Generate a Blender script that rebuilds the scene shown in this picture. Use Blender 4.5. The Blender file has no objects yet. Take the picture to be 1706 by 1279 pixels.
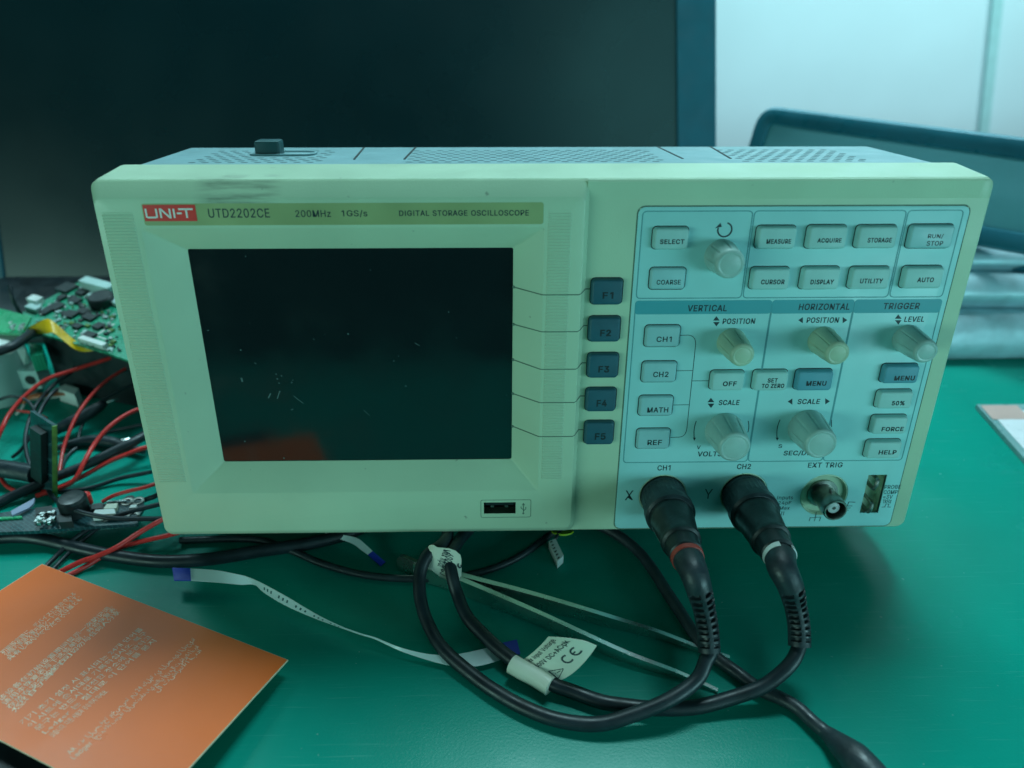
import bpy, bmesh, math, random
from mathutils import Vector, Matrix
random.seed(7)
C = bpy.context.scene.collection
SC = bpy.context.scene
K = 0.001                                   # the scene is measured in millimetres

# ------------------------------------------------------------------ camera
LEAN = math.radians(7.0)                    # the instrument leans back on its front feet
LIFT = 20.0
f_px, PX, PY = 1260.85, 830.39, 647.87
EXv = Vector((1, 0, 0)); VV = Vector((0, math.cos(LEAN), -math.sin(LEAN))); UU = Vector((0, math.sin(LEAN), math.cos(LEAN)))
O = Vector((0, 0, LIFT))
def s2w(p): return O + EXv*p[0] + VV*p[1] + UU*p[2]
_pi, _ya = math.radians(24.45), math.radians(1.03)
_F = Vector((math.sin(_ya)*math.cos(_pi), math.cos(_ya)*math.cos(_pi), -math.sin(_pi)))
_R = Vector((math.cos(_ya), -math.sin(_ya), 0)); _U = _R.cross(_F)
rot = lambda v: EXv*v.x + VV*v.y + UU*v.z
CAM = s2w((138.08, -272.54, 191.66)); FW, RT, UP = rot(_F), rot(_R), rot(_U)
cd = bpy.data.cameras.new('camera'); cam = bpy.data.objects.new('camera', cd); C.objects.link(cam)
m = Matrix((RT, UP, -FW)).transposed().to_4x4(); m.translation = CAM*K
cam.matrix_world = m
cd.sensor_width = 36; cd.lens = f_px/1706*36
cd.shift_x = (853-PX)/1706; cd.shift_y = (PY-639.5)/1706
cd.clip_start = 0.01; cd.clip_end = 50
cd.dof.use_dof = True; cd.dof.focus_distance = 0.302; cd.dof.aperture_fstop = 7.5
SC.camera = cam

# ------------------------------------------------------------------ light
w = bpy.data.worlds.new('World'); SC.world = w; w.use_nodes = True
bg = w.node_tree.nodes['Background']; bg.inputs[0].default_value = (0.35, 0.93, 1.0, 1); bg.inputs[1].default_value = 0.012
def lamp(name, loc, target, sx, sy, power, col, spread=math.pi):
    l = bpy.data.lights.new(name, 'AREA'); l.shape = 'RECTANGLE'; l.size = sx; l.size_y = sy
    l.energy = power; l.color = col; l.spread = spread
    o = bpy.data.objects.new(name, l); C.objects.link(o); o.location = loc
    o.rotation_euler = (Vector(target)-Vector(loc)).to_track_quat('-Z', 'Y').to_euler()
    return o
KEY = (0.58, 0.95, 1.0)
lamp('overhead_lamp', (0.36, 0.80, 1.65), (0.2, 0.2, 0), 0.6, 0.42, 26, KEY)
lamp('overhead_lamp', (-0.74, 0.96, 1.32), (-0.05, 0.0, 0), 0.4, 0.4, 6.5, KEY)
lamp('overhead_lamp', (0.80, 0.60, 1.65), (0.80, 1.05, 0.32), 0.7, 0.3, 13, (0.68, 0.96, 1.0), math.radians(78))  # added narrow lamp that only brightens the wall
lamp('window_lamp', (1.06, -0.80, 0.17), (0.2, 0.0, 0.06), 0.8, 0.3, 6.0, (0.44, 0.95, 1.0))
lamp('fill_lamp', (0.78, -1.5, 1.5), (0.2, 0.3, 0.1), 0.7, 0.8, 1.9, (0.30, 0.97, 0.95))  # added: sheen on the monitor's right side, plus front fill
lamp('fill_lamp', (-0.78, -0.75, 0.19), (0.05, 0.0, 0.05), 0.7, 0.3, 4.6, (0.50, 0.97, 0.84))  # added low fill for the left of the instrument's front
SC.view_settings.view_transform = 'Standard'; SC.view_settings.look = 'None'
SC.view_settings.exposure = 0; SC.view_settings.gamma = 1; SC.view_settings.use_curve_mapping = False
SC.render.engine = 'CYCLES'

# ------------------------------------------------------------------ pixel helpers (photo measures -> mm)
def ray(x, y): return FW + RT*((x-PX)/f_px) - UP*((y-PY)/f_px)
def W(x, y, h=0.0):
    d = ray(x, y); return CAM + d*((h-CAM.z)/d.z)
def onY(x, y, Y):
    d = ray(x, y); return CAM + d*((Y-CAM.y)/d.y)
def onplane(x, y, P, n):
    d = ray(x, y); return CAM + d*((P-CAM).dot(n)/d.dot(n))
def fc(x, y, yy=0.0):                       # instrument coordinates of a point seen on its plane y = yy
    d = ray(x, y); c = CAM-O
    dl = Vector((d.x, d.dot(VV), d.dot(UU))); cl = Vector((c.x, c.dot(VV), c.dot(UU)))
    return cl + dl*((yy-cl.y)/dl.y)
def topz(x, y, z):
    d = ray(x, y); c = CAM-O
    dl = Vector((d.x, d.dot(VV), d.dot(UU))); cl = Vector((c.x, c.dot(VV), c.dot(UU)))
    return cl + dl*((z-cl.z)/dl.z)

# ------------------------------------------------------------------ materials
def new_mat(name):
    mt = bpy.data.materials.new(name); mt.use_nodes = True
    nt = mt.node_tree; return mt, nt, nt.nodes['Principled BSDF']
def material(name, col, rough=0.5, metal=0.0, var=0.10, scale=60, bump=0.0, bscale=900, spec=0.5, coat=0.0, rvar=0.12, col2=None, trans=0.0):
    mt, nt, b = new_mat(name); N = nt.nodes; L = nt.links
    tc = N.new('ShaderNodeTexCoord'); nz = N.new('ShaderNodeTexNoise')
    nz.inputs['Scale'].default_value = scale; nz.inputs['Detail'].default_value = 6
    L.new(tc.outputs['Object'], nz.inputs['Vector'])
    mx = N.new('ShaderNodeMix'); mx.data_type = 'RGBA'
    c2 = col2 if col2 else tuple(c*(1-var*1.6) for c in col)
    mx.inputs[6].default_value = (*c2, 1); mx.inputs[7].default_value = (*[min(1, c*(1+var*.6)) for c in col], 1)
    rp = N.new('ShaderNodeMapRange'); rp.inputs[1].default_value = .3; rp.inputs[2].default_value = .7
    L.new(nz.outputs['Fac'], rp.inputs[0]); L.new(rp.outputs[0], mx.inputs[0]); L.new(mx.outputs[2], b.inputs['Base Color'])
    rr = N.new('ShaderNodeMapRange'); rr.inputs[1].default_value = .3; rr.inputs[2].default_value = .7
    rr.inputs[3].default_value = max(.02, rough-rvar); rr.inputs[4].default_value = min(1, rough+rvar)
    n2 = N.new('ShaderNodeTexNoise'); n2.inputs['Scale'].default_value = scale*2.3; n2.inputs['Detail'].default_value = 4
    L.new(tc.outputs['Object'], n2.inputs['Vector']); L.new(n2.outputs['Fac'], rr.inputs[0]); L.new(rr.outputs[0], b.inputs['Roughness'])
    b.inputs['Metallic'].default_value = metal; b.inputs['Specular IOR Level'].default_value = spec
    b.inputs['Coat Weight'].default_value = coat
    if trans: b.inputs['Transmission Weight'].default_value = trans
    if bump:
        n3 = N.new('ShaderNodeTexNoise'); n3.inputs['Scale'].default_value = bscale; n3.inputs['Detail'].default_value = 3
        L.new(tc.outputs['Object'], n3.inputs['Vector'])
        bp = N.new('ShaderNodeBump'); bp.inputs['Strength'].default_value = bump; bp.inputs['Distance'].default_value = .0004
        L.new(n3.outputs['Fac'], bp.inputs['Height']); L.new(bp.outputs['Normal'], b.inputs['Normal'])
    return mt

def cream_plastic():
    """aged cream plastic: uneven yellowing, fine moulded ridges beside the screen, a graphite scuff on the top edge"""
    mt = material('aged_cream_plastic', (0.485, 0.64, 0.46), .42, var=.05, scale=22, bump=.15, bscale=1500, spec=.4)
    nt = mt.node_tree; N = nt.nodes; L = nt.links; b = N['Principled BSDF']
    base = b.inputs['Base Color'].links[0].from_socket
    tc = N.new('ShaderNodeTexCoord'); sp = N.new('ShaderNodeSeparateXYZ'); L.new(tc.outputs['Object'], sp.inputs[0])
    def m(op, a, c, clamp=False):
        n = N.new('ShaderNodeMath'); n.operation = op; n.use_clamp = clamp
        for i, q in enumerate((a, c)):
            if q is None: continue
            if isinstance(q, (int, float)): n.inputs[i].default_value = q
            else: L.new(q, n.inputs[i])
        return n.outputs[0]
    def band(s, lo, hi, soft):
        return m('MULTIPLY', m('MULTIPLY', m('SUBTRACT', s, lo), 1/soft, True), m('MULTIPLY', m('SUBTRACT', hi, s), 1/soft, True), True)
    X, Y, Z = sp.outputs
    # graphite scuff
    mp = N.new('ShaderNodeMapping'); mp.inputs['Scale'].default_value = (48, 300, 500); mp.inputs['Rotation'].default_value = (0, .35, 0)
    L.new(tc.outputs['Object'], mp.inputs[0])
    nz = N.new('ShaderNodeTexNoise'); nz.inputs['Scale'].default_value = 1.0; nz.inputs['Detail'].default_value = 6; nz.inputs['Roughness'].default_value = .6
    L.new(mp.outputs[0], nz.inputs['Vector'])
    thr = m('MULTIPLY', m('SUBTRACT', nz.outputs['Fac'], .40), 3.4, True)
    wz = N.new('ShaderNodeTexNoise'); wz.inputs['Scale'].default_value = 120; L.new(tc.outputs['Object'], wz.inputs['Vector'])
    Zw = m('ADD', Z, m('MULTIPLY', m('SUBTRACT', wz.outputs['Fac'], .5), .006))
    sc = m('MULTIPLY', m('MULTIPLY', thr, band(X, .036, .068, .006), True), band(Zw, .1385, .1500, .0022), True)
    sc = m('MULTIPLY', sc, band(Y, -.02, .012, .004), True)
    # grubby specks
    vz = N.new('ShaderNodeTexNoise'); vz.inputs['Scale'].default_value = 260; vz.inputs['Detail'].default_value = 2; L.new(tc.outputs['Object'], vz.inputs['Vector'])
    spk = m('MULTIPLY', m('MULTIPLY', m('SUBTRACT', vz.outputs['Fac'], .735), 14.0, True), .6)
    fac = m('MAXIMUM', m('MULTIPLY', sc, .68), spk)
    mx = N.new('ShaderNodeMix'); mx.data_type = 'RGBA'; L.new(fac, mx.inputs[0]); L.new(base, mx.inputs[6]); mx.inputs[7].default_value = (.10, .12, .10, 1)
    L.new(mx.outputs[2], b.inputs['Base Color'])
    # moulded ridges
    rid = m('MULTIPLY', m('ADD', m('SINE', m('MULTIPLY', Z, 2*math.pi/.00115), None), 1.0), .5)
    side = m('MAXIMUM', band(X, .0040, .0150, .0004), band(X, .1605, .1690, .0004))
    side = m('MULTIPLY', side, band(Z, .028, .1385, .001)); side = m('MULTIPLY', side, band(Y, -.0046, -.003, .0003))
    bp = N.new('ShaderNodeBump'); bp.inputs['Strength'].default_value = .75; bp.inputs['Distance'].default_value = .00035
    L.new(m('MULTIPLY', rid, side), bp.inputs['Height'])
    old = b.inputs['Normal'].links[0].from_socket; L.new(old, bp.inputs['Normal']); L.new(bp.outputs[0], b.inputs['Normal'])
    return mt

def mat_surface():
    """green rubber bench mat: satin, faint weave, scratches and dust"""
    mt = material('green_bench_mat', (0.004, 0.29, 0.22), 0.23, var=.10, scale=9, bump=.12, bscale=1100, spec=.10, rvar=.07)
    nt = mt.node_tree; N = nt.nodes; L = nt.links; b = N['Principled BSDF']
    base = b.inputs['Base Color'].links[0].from_socket
    tc = N.new('ShaderNodeTexCoord')
    fac = None
    for ang, sc_ in ((.4, (30, 900, 1)), (1.35, (26, 1000, 1)), (-.7, (40, 1200, 1))):
        mp = N.new('ShaderNodeMapping'); mp.inputs['Rotation'].default_value = (0, 0, ang); mp.inputs['Scale'].default_value = sc_
        L.new(tc.outputs['Object'], mp.inputs[0])
        nz = N.new('ShaderNodeTexNoise'); nz.inputs['Scale'].default_value = 1; nz.inputs['Detail'].default_value = 2; nz.inputs['Distortion'].default_value = .3
        L.new(mp.outputs[0], nz.inputs['Vector'])
        r = N.new('ShaderNodeMapRange'); r.inputs[1].default_value = .66; r.inputs[2].default_value = .76; r.inputs[4].default_value = .45
        L.new(nz.outputs['Fac'], r.inputs[0])
        if fac is None: fac = r.outputs[0]
        else:
            a = N.new('ShaderNodeMath'); a.operation = 'MAXIMUM'; L.new(fac, a.inputs[0]); L.new(r.outputs[0], a.inputs[1]); fac = a.outputs[0]
    mx = N.new('ShaderNodeMix'); mx.data_type = 'RGBA'; L.new(fac, mx.inputs[0]); L.new(base, mx.inputs[6]); mx.inputs[7].default_value = (.06, .36, .29, 1)
    # dust specks
    d = N.new('ShaderNodeTexNoise'); d.inputs['Scale'].default_value = 420; d.inputs['Detail'].default_value = 1; L.new(tc.outputs['Object'], d.inputs['Vector'])
    dr = N.new('ShaderNodeMapRange'); dr.inputs[1].default_value = .76; dr.inputs[2].default_value = .80; dr.inputs[4].default_value = .5; L.new(d.outputs['Fac'], dr.inputs[0])
    m2 = N.new('ShaderNodeMix'); m2.data_type = 'RGBA'; L.new(dr.outputs[0], m2.inputs[0]); L.new(mx.outputs[2], m2.inputs[6]); m2.inputs[7].default_value = (.25, .45, .40, 1)
    L.new(m2.outputs[2], b.inputs['Base Color'])
    return mt

def glass_screen():
    """dark liquid crystal screen: glossy, with grease, dust and tiny scratches"""
    mt, nt, b = new_mat('dark_screen_glass'); N = nt.nodes; L = nt.links
    b.inputs['Base Color'].default_value = (.006, .014, .016, 1); b.inputs['Specular IOR Level'].default_value = .75
    tc = N.new('ShaderNodeTexCoord')
    n = N.new('ShaderNodeTexNoise'); n.inputs['Scale'].default_value = 38; n.inputs['Detail'].default_value = 8; L.new(tc.outputs['Object'], n.inputs['Vector'])
    r = N.new('ShaderNodeMapRange'); r.inputs[1].default_value = .4; r.inputs[2].default_value = .75; r.inputs[3].default_value = .10; r.inputs[4].default_value = .27
    L.new(n.outputs['Fac'], r.inputs[0]); L.new(r.outputs[0], b.inputs['Roughness'])
    d = N.new('ShaderNodeTexNoise'); d.inputs['Scale'].default_value = 520; d.inputs['Detail'].default_value = 1; L.new(tc.outputs['Object'], d.inputs['Vector'])
    dr = N.new('ShaderNodeMapRange'); dr.inputs[1].default_value = .80; dr.inputs[2].default_value = .84; dr.inputs[4].default_value = .3; L.new(d.outputs['Fac'], dr.inputs[0])
    mx = N.new('ShaderNodeMix'); mx.data_type = 'RGBA'; mx.inputs[6].default_value = (.006, .014, .016, 1); mx.inputs[7].default_value = (.25, .4, .4, 1)
    L.new(dr.outputs[0], mx.inputs[0]); L.new(mx.outputs[2], b.inputs['Base Color'])
    return mt

def circuit_board(name, c1, c2):
    """solder mask with lighter traces"""
    mt = material(name, c1, .3, var=.2, scale=50, spec=.6)
    nt = mt.node_tree; N = nt.nodes; L = nt.links; b = N['Principled BSDF']
    base = b.inputs['Base Color'].links[0].from_socket
    tc = N.new('ShaderNodeTexCoord'); br = N.new('ShaderNodeTexBrick'); br.inputs['Scale'].default_value = 230
    br.inputs['Mortar Size'].default_value = .035; br.inputs['Brick Width'].default_value = .9; br.inputs['Row Height'].default_value = .35
    mp = N.new('ShaderNodeMapping'); mp.inputs['Rotation'].default_value = (0, 0, .6); L.new(tc.outputs['Object'], mp.inputs[0]); L.new(mp.outputs[0], br.inputs['Vector'])
    mx = N.new('ShaderNodeMix'); mx.data_type = 'RGBA'; L.new(br.outputs['Fac'], mx.inputs[0]); L.new(base, mx.inputs[6]); mx.inputs[7].default_value = (*c2, 1)
    L.new(mx.outputs[2], b.inputs['Base Color'])
    return mt

M = {}  # several base colours carry part of the room light's cyan tint
M['cream'] = cream_plastic()
M['mat'] = mat_surface()
M['screen'] = glass_screen()
M['body'] = material('pale_grey_plastic', (0.23, 0.40, 0.43), .5, var=.06, scale=40, bump=.2, bscale=1600)
M['panel'] = material('pale_aqua_panel_film', (0.36, 0.72, 0.725), .40, var=.04, scale=30, bump=.08, bscale=2200, spec=.4)
M['panel_line'] = material('blue_panel_print', (0.10, 0.33, 0.36), .5, var=.05)
M['band'] = material('blue_header_print', (0.06, 0.36, 0.42), .42, var=.05, scale=30)
M['ink'] = material('black_print_ink', (0.015, 0.04, 0.05), .5, var=.1)
M['inkbold'] = material('dark_print_ink', (0.01, 0.025, 0.03), .5, var=.1)
M['faintink'] = material('worn_print_ink', (0.06, 0.16, 0.17), .6, var=.3, scale=900)
M['button'] = material('grey_white_rubber_button', (0.38, 0.64, 0.62), .55, var=.06, scale=90, bump=.1)
M['button_clear'] = material('translucent_grey_button', (0.31, 0.58, 0.60), .45, var=.05, scale=90)
M['blue_button'] = material('blue_grey_button', (0.10, 0.33, 0.42), .5, var=.06, scale=90)
M['softkey'] = material('dark_blue_rubber_key', (0.016, 0.10, 0.14), .55, var=.08, scale=120)
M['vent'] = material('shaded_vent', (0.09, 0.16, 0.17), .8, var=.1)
M['dark_gap'] = material('dark_gap', (0.02, 0.03, 0.03), .8)  # near-black that puts the shade of gaps, slots and holes into colour
M['knob'] = material('grey_white_knob_plastic', (0.38, 0.57, 0.53), .38, var=.12, scale=70, bump=.08)
M['knob_yellow'] = material('yellowed_knob_plastic', (0.45, 0.58, 0.42), .40, var=.12, scale=70, bump=.08)
M['nameplate'] = material('yellowed_nameplate_film', (0.33, 0.42, 0.20), .35, var=.14, scale=25)
M['red'] = material('red_logo_print', (0.75, 0.03, 0.025), .4, var=.08, scale=100)
M['white_print'] = material('white_print', (0.80, 0.78, 0.74), .5, var=.05)
M['groove'] = material('softkey_groove', (0.12, 0.20, 0.15), .7, var=.1)
M['black'] = material('black_plastic', (0.012, 0.020, 0.024), .42, var=.3, scale=80, bump=.15)
M['black_soft'] = material('black_rubber', (0.020, 0.034, 0.042), .45, var=.3, scale=120, bump=.3, bscale=700, rvar=.15)
M['black_gloss'] = material('black_cable_sheath', (0.011, 0.021, 0.028), .42, var=.3, scale=100, rvar=.08)
M['powerbtn'] = material('dark_teal_push_button', (0.03, 0.10, 0.11), .4, var=.1)
M['steel'] = material('brushed_steel', (0.66, 0.72, 0.70), .27, metal=1, var=.03, scale=40, rvar=.02)
M['nickel'] = material('dull_nickel', (0.32, 0.33, 0.30), .38, metal=1, var=.2, scale=200)
M['white_plastic'] = material('white_plastic', (0.72, 0.76, 0.74), .4, var=.05, scale=80)
M['ffc'] = material('white_ribbon_film', (0.66, 0.78, 0.77), .35, var=.04, scale=60)
M['blue_tab'] = material('blue_ribbon_tab', (0.003, 0.035, 0.40), .6, var=.1)
M['label'] = material('cream_label_paper', (0.68, 0.70, 0.58), .5, var=.05, scale=60)
M['redring'] = material('red_marker_ring', (0.42, 0.045, 0.03), .5, var=.1)
M['whitering'] = material('white_marker_ring', (0.75, 0.78, 0.76), .45, var=.05)
M['redwire'] = material('red_wire_sheath', (0.70, 0.035, 0.03), .35, var=.12, scale=150)
M['orangewire'] = material('orange_wire_sheath', (0.60, 0.16, 0.06), .4, var=.1)
M['whitewire'] = material('white_wire_sheath', (0.60, 0.62, 0.58), .4, var=.1)
M['pcb'] = circuit_board('green_circuit_board', (0.006, 0.26, 0.14), (0.04, 0.42, 0.26))
M['pcb_bright'] = circuit_board('bright_green_board', (0.006, 0.34, 0.13), (0.02, 0.42, 0.2))
M['pcb_dark'] = circuit_board('dark_circuit_board', (0.008, 0.045, 0.055), (0.03, 0.10, 0.11))
M['pcb_edge'] = material('board_edge_fibreglass', (0.10, 0.20, 0.04), .6, var=.3, scale=200)
M['chip'] = material('black_chip', (0.012, 0.02, 0.022), .4, var=.2)
M['solder'] = material('solder', (0.6, 0.63, 0.62), .3, metal=1, var=.2, scale=400)
M['yellow_flex'] = material('yellow_flex_film', (0.90, 0.52, 0.015), .35, var=.12, scale=60)
M['leafgreen'] = material('yellow_green_sticker', (0.28, 0.46, 0.01), .5, var=.1)
M['container'] = material('pale_aqua_plastic', (0.45, 0.62, 0.60), .45, var=.06, scale=40)
M['monitor_glass'] = material('monitor_panel', (0.002, 0.024, 0.030), .28, var=.15, scale=6, spec=.8, rvar=.03)
M['monitor_bezel'] = material('monitor_bezel_plastic', (0.008, 0.11, 0.155), .42, var=.1, scale=40)
M['wall'] = material('pale_wall_paint', (0.66, 0.82, 0.88), .7, var=.03, scale=6)  # white wall; part of the light's cyan tint is in this colour
M['seam'] = material('wall_joint', (0.42, 0.70, 0.72), .6, var=.05)
M['frame'] = material('dark_teal_frame', (0.026, 0.18, 0.24), .36, var=.1, scale=30)
M['panel_back'] = material('grey_metal_panel', (0.25, 0.57, 0.62), .42, var=.08, scale=14)
M['foil'] = material('silver_shielding_bag', (0.44, 0.64, 0.70), .45, metal=.15, var=.15, scale=60, bump=.35, bscale=160, rvar=.08)
M['pink_tape'] = material('pink_film_tape', (0.62, 0.40, 0.36), .4, var=.06)
M['lcd_back'] = material('white_display_film', (0.78, 0.76, 0.80), .35, var=.03)
M['dust'] = material('pale_dust', (0.075, 0.15, 0.15), .8, var=.2)
M['film'] = material('lavender_film', (0.26, 0.30, 0.46), .35, var=.1)
M['teal_edge'] = material('teal_glass_edge', (0.20, 0.36, 0.36), .3, var=.1)
def card_print():
    mt = material('orange_card_print', (0.88, 0.145, 0.016), .32, var=.05, scale=20, spec=.5, rvar=.06)
    return mt
M['card'] = card_print()
M['card_edge'] = material('card_paper_edge', (0.70, 0.60, 0.42), .7, var=.05)
M['card_text'] = material('pale_card_print', (0.95, 0.66, 0.50), .5, var=.25, scale=500)

# ------------------------------------------------------------------ mesh builder
class MB:
    def __init__(s): s.v = []; s.f = []
    def add(s, vs, fs):
        o = len(s.v); s.v += [Vector(a) for a in vs]; s.f += [tuple(i+o for i in a) for a in fs]
    def rings(s, rs, cap0=True, cap1=True, closed=True):
        n = len(rs[0]); vs = [p for r in rs for p in r]; fs = []
        for k in range(len(rs)-1):
            for i in range(n if closed else n-1):
                j = (i+1) % n; fs.append((k*n+i, k*n+j, (k+1)*n+j, (k+1)*n+i))
        if cap0: fs.append(tuple(range(n-1, -1, -1)))
        if cap1: fs.append(tuple((len(rs)-1)*n+i for i in range(n)))
        s.add(vs, fs)
    def box(s, x0, x1, y0, y1, z0, z1):
        s.rings([[Vector(p) for p in ((x0, y0, z), (x1, y0, z), (x1, y1, z), (x0, y1, z))] for z in (z0, z1)])
    def obox(s, c, ax, ay, az):             # box from centre and three half-axis vectors
        c = Vector(c); vs = []
        for k in (-1, 1):
            for i, j in ((-1, -1), (1, -1), (1, 1), (-1, 1)): vs.append(c+Vector(ax)*i+Vector(ay)*j+Vector(az)*k)
        s.add(vs, [(3, 2, 1, 0), (4, 5, 6, 7), (0, 1, 5, 4), (1, 2, 6, 5), (2, 3, 7, 6), (3, 0, 4, 7)])
    def slab(s, pts, thick, up=Vector((0, 0, 1))):   # polygon given by its top outline
        b = [Vector(p)-up*thick for p in pts]; s.rings([b, [Vector(p) for p in pts]])
    def plate(s, x0, x1, z0, z1, r, prof, seg=4):    # rounded rectangle facing -y, prof = [(inset, y), ...]
        rs = []
        for ins, y in prof: rs.append(rrect(x0+ins, x1-ins, z0+ins, z1-ins, max(.02, r-ins if r > ins else .02), y, seg))
        s.rings(rs)
    def lathe(s, o, ax, prof, n=32, rad=None, cap0=True, cap1=True):
        ax = Vector(ax).normalized(); t = Vector((0, 0, 1)) if abs(ax.z) < .9 else Vector((1, 0, 0))
        a = ax.cross(t).normalized(); b = ax.cross(a).normalized(); rs = []
        for L_, r in prof:
            rs.append([Vector(o)+ax*L_+(a*math.cos(2*math.pi*i/n)+b*math.sin(2*math.pi*i/n))*(r*(rad(L_, 2*math.pi*i/n) if rad else 1)) for i in range(n)])
        s.rings(rs, cap0, cap1)
    def tube(s, pts, r, n=10, sub=6):
        P = smooth(pts, sub) if sub > 1 else [Vector(p) for p in pts]
        R_ = [r(i/(len(P)-1)) if callable(r) else r for i in range(len(P))]
        rs = []; prev = None
        for i, p in enumerate(P):
            t = (P[min(i+1, len(P)-1)]-P[max(i-1, 0)]).normalized()
            if prev is None: a = t.cross(Vector((0, 0, 1)) if abs(t.z) < .9 else Vector((1, 0, 0))).normalized()
            else: a = (prev-t*prev.dot(t)).normalized()
            prev = a; b = t.cross(a)
            rs.append([p+(a*math.cos(2*math.pi*k/n)+b*math.sin(2*math.pi*k/n))*R_[i] for k in range(n)])
        s.rings(rs)
    def strip(s, top, bot, th=.15):          # thin band between two edge lines, with thickness
        rs = []
        n = len(top)
        for i in range(n):
            t = Vector(top[min(i+1, n-1)])-Vector(top[max(i-1, 0)]); d = Vector(bot[i])-Vector(top[i])
            nn = t.cross(d); nn = nn.normalized()*th*.5 if nn.length > 1e-9 else Vector((0, 0, th*.5))
            rs.append([Vector(top[i])+nn, Vector(bot[i])+nn, Vector(bot[i])-nn, Vector(top[i])-nn])
        s.rings(rs)
    def line(s, pts, wd, y0, y1, closed=False):       # flat printed line in the instrument's x-z plane
        n = len(pts); rs = []
        for i, p in enumerate(pts):
            a = pts[(i-1) % n] if (closed or i > 0) else p; c = pts[(i+1) % n] if (closed or i < n-1) else p
            d1 = (p-a).normalized() if (p-a).length > 1e-6 else None; d2 = (c-p).normalized() if (c-p).length > 1e-6 else None
            d1 = d1 or d2; d2 = d2 or d1; t = (d1+d2).normalized(); nn = Vector((-t.y, t.x))
            k = wd*.5/max(.35, nn.dot(Vector((-d1.y, d1.x))))
            A, B = p+nn*k, p-nn*k
            rs.append([Vector((A.x, y0, A.y)), Vector((B.x, y0, B.y)), Vector((B.x, y1, B.y)), Vector((A.x, y1, A.y))])
        if closed: s.rings(rs+[rs[0]], False, False)
        else: s.rings(rs)
    def build(s, name, mt, parent=None, smooth_ang=38, k=K):
        me = bpy.data.meshes.new(name); me.from_pydata([v*k for v in s.v], [], s.f); me.update()
        bm = bmesh.new(); bm.from_mesh(me)
        bmesh.ops.remove_doubles(bm, verts=bm.verts, dist=1e-7)
        bmesh.ops.recalc_face_normals(bm, faces=bm.faces); bm.to_mesh(me); bm.free()
        for p in me.polygons: p.use_smooth = True
        me.set_sharp_from_angle(angle=math.radians(smooth_ang))
        me.materials.append(mt)
        o = bpy.data.objects.new(name, me); C.objects.link(o)
        if parent: o.parent = parent
        return o
def rrect(x0, x1, z0, z1, r, y, seg=4):
    out = []
    for cx, cz, a0 in ((x1-r, z1-r, 0), (x0+r, z1-r, 90), (x0+r, z0+r, 180), (x1-r, z0+r, 270)):
        for i in range(seg+1):
            a = math.radians(a0+90*i/seg); out.append(Vector((cx+r*math.cos(a), y, cz+r*math.sin(a))))
    return out
def smooth(pts, sub=6):
    P = [Vector(p) for p in pts]; out = []
    for i in range(len(P)-1):
        a, b, c, d = P[max(i-1, 0)], P[i], P[i+1], P[min(i+2, len(P)-1)]
        for k in range(sub):
            t = k/sub
            out.append(.5*((2*b)+(c-a)*t+(2*a-5*b+4*c-d)*t*t+(3*b-a-3*c+d)*t**3))
    return out+[P[-1]]
def cut(o, cutters):
    """carve closed cutter shapes out of a mesh, keeping its material"""
    me = bpy.data.meshes.new('cut'); me.from_pydata([v*K for v in cutters.v], [], cutters.f); me.update()
    bm = bmesh.new(); bm.from_mesh(me); bmesh.ops.recalc_face_normals(bm, faces=bm.faces); bm.to_mesh(me); bm.free()
    co = bpy.data.objects.new('cut', me); C.objects.link(co)
    md = o.modifiers.new('cut', 'BOOLEAN'); md.object = co; md.operation = 'DIFFERENCE'; md.solver = 'EXACT'
    pm = o.parent; o.parent = None
    bpy.context.view_layer.update()
    dg = bpy.context.evaluated_depsgraph_get()
    nm = bpy.data.meshes.new_from_object(o.evaluated_get(dg))
    o.modifiers.clear(); o.data = nm; o.parent = pm
    for p in nm.polygons: p.use_smooth = True
    nm.set_sharp_from_angle(angle=math.radians(30))
    bpy.data.objects.remove(co)
def empty(name, loc=(0, 0, 0)):
    o = bpy.data.objects.new(name, None); C.objects.link(o); o.location = Vector(loc)*K; o.empty_display_size = .02; return o
def tag(o, label, cat, group=None):
    o['label'] = label; o['category'] = cat
    if group: o['group'] = group
    return o
def structure(o, kind='structure'): o['kind'] = kind; return o
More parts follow.
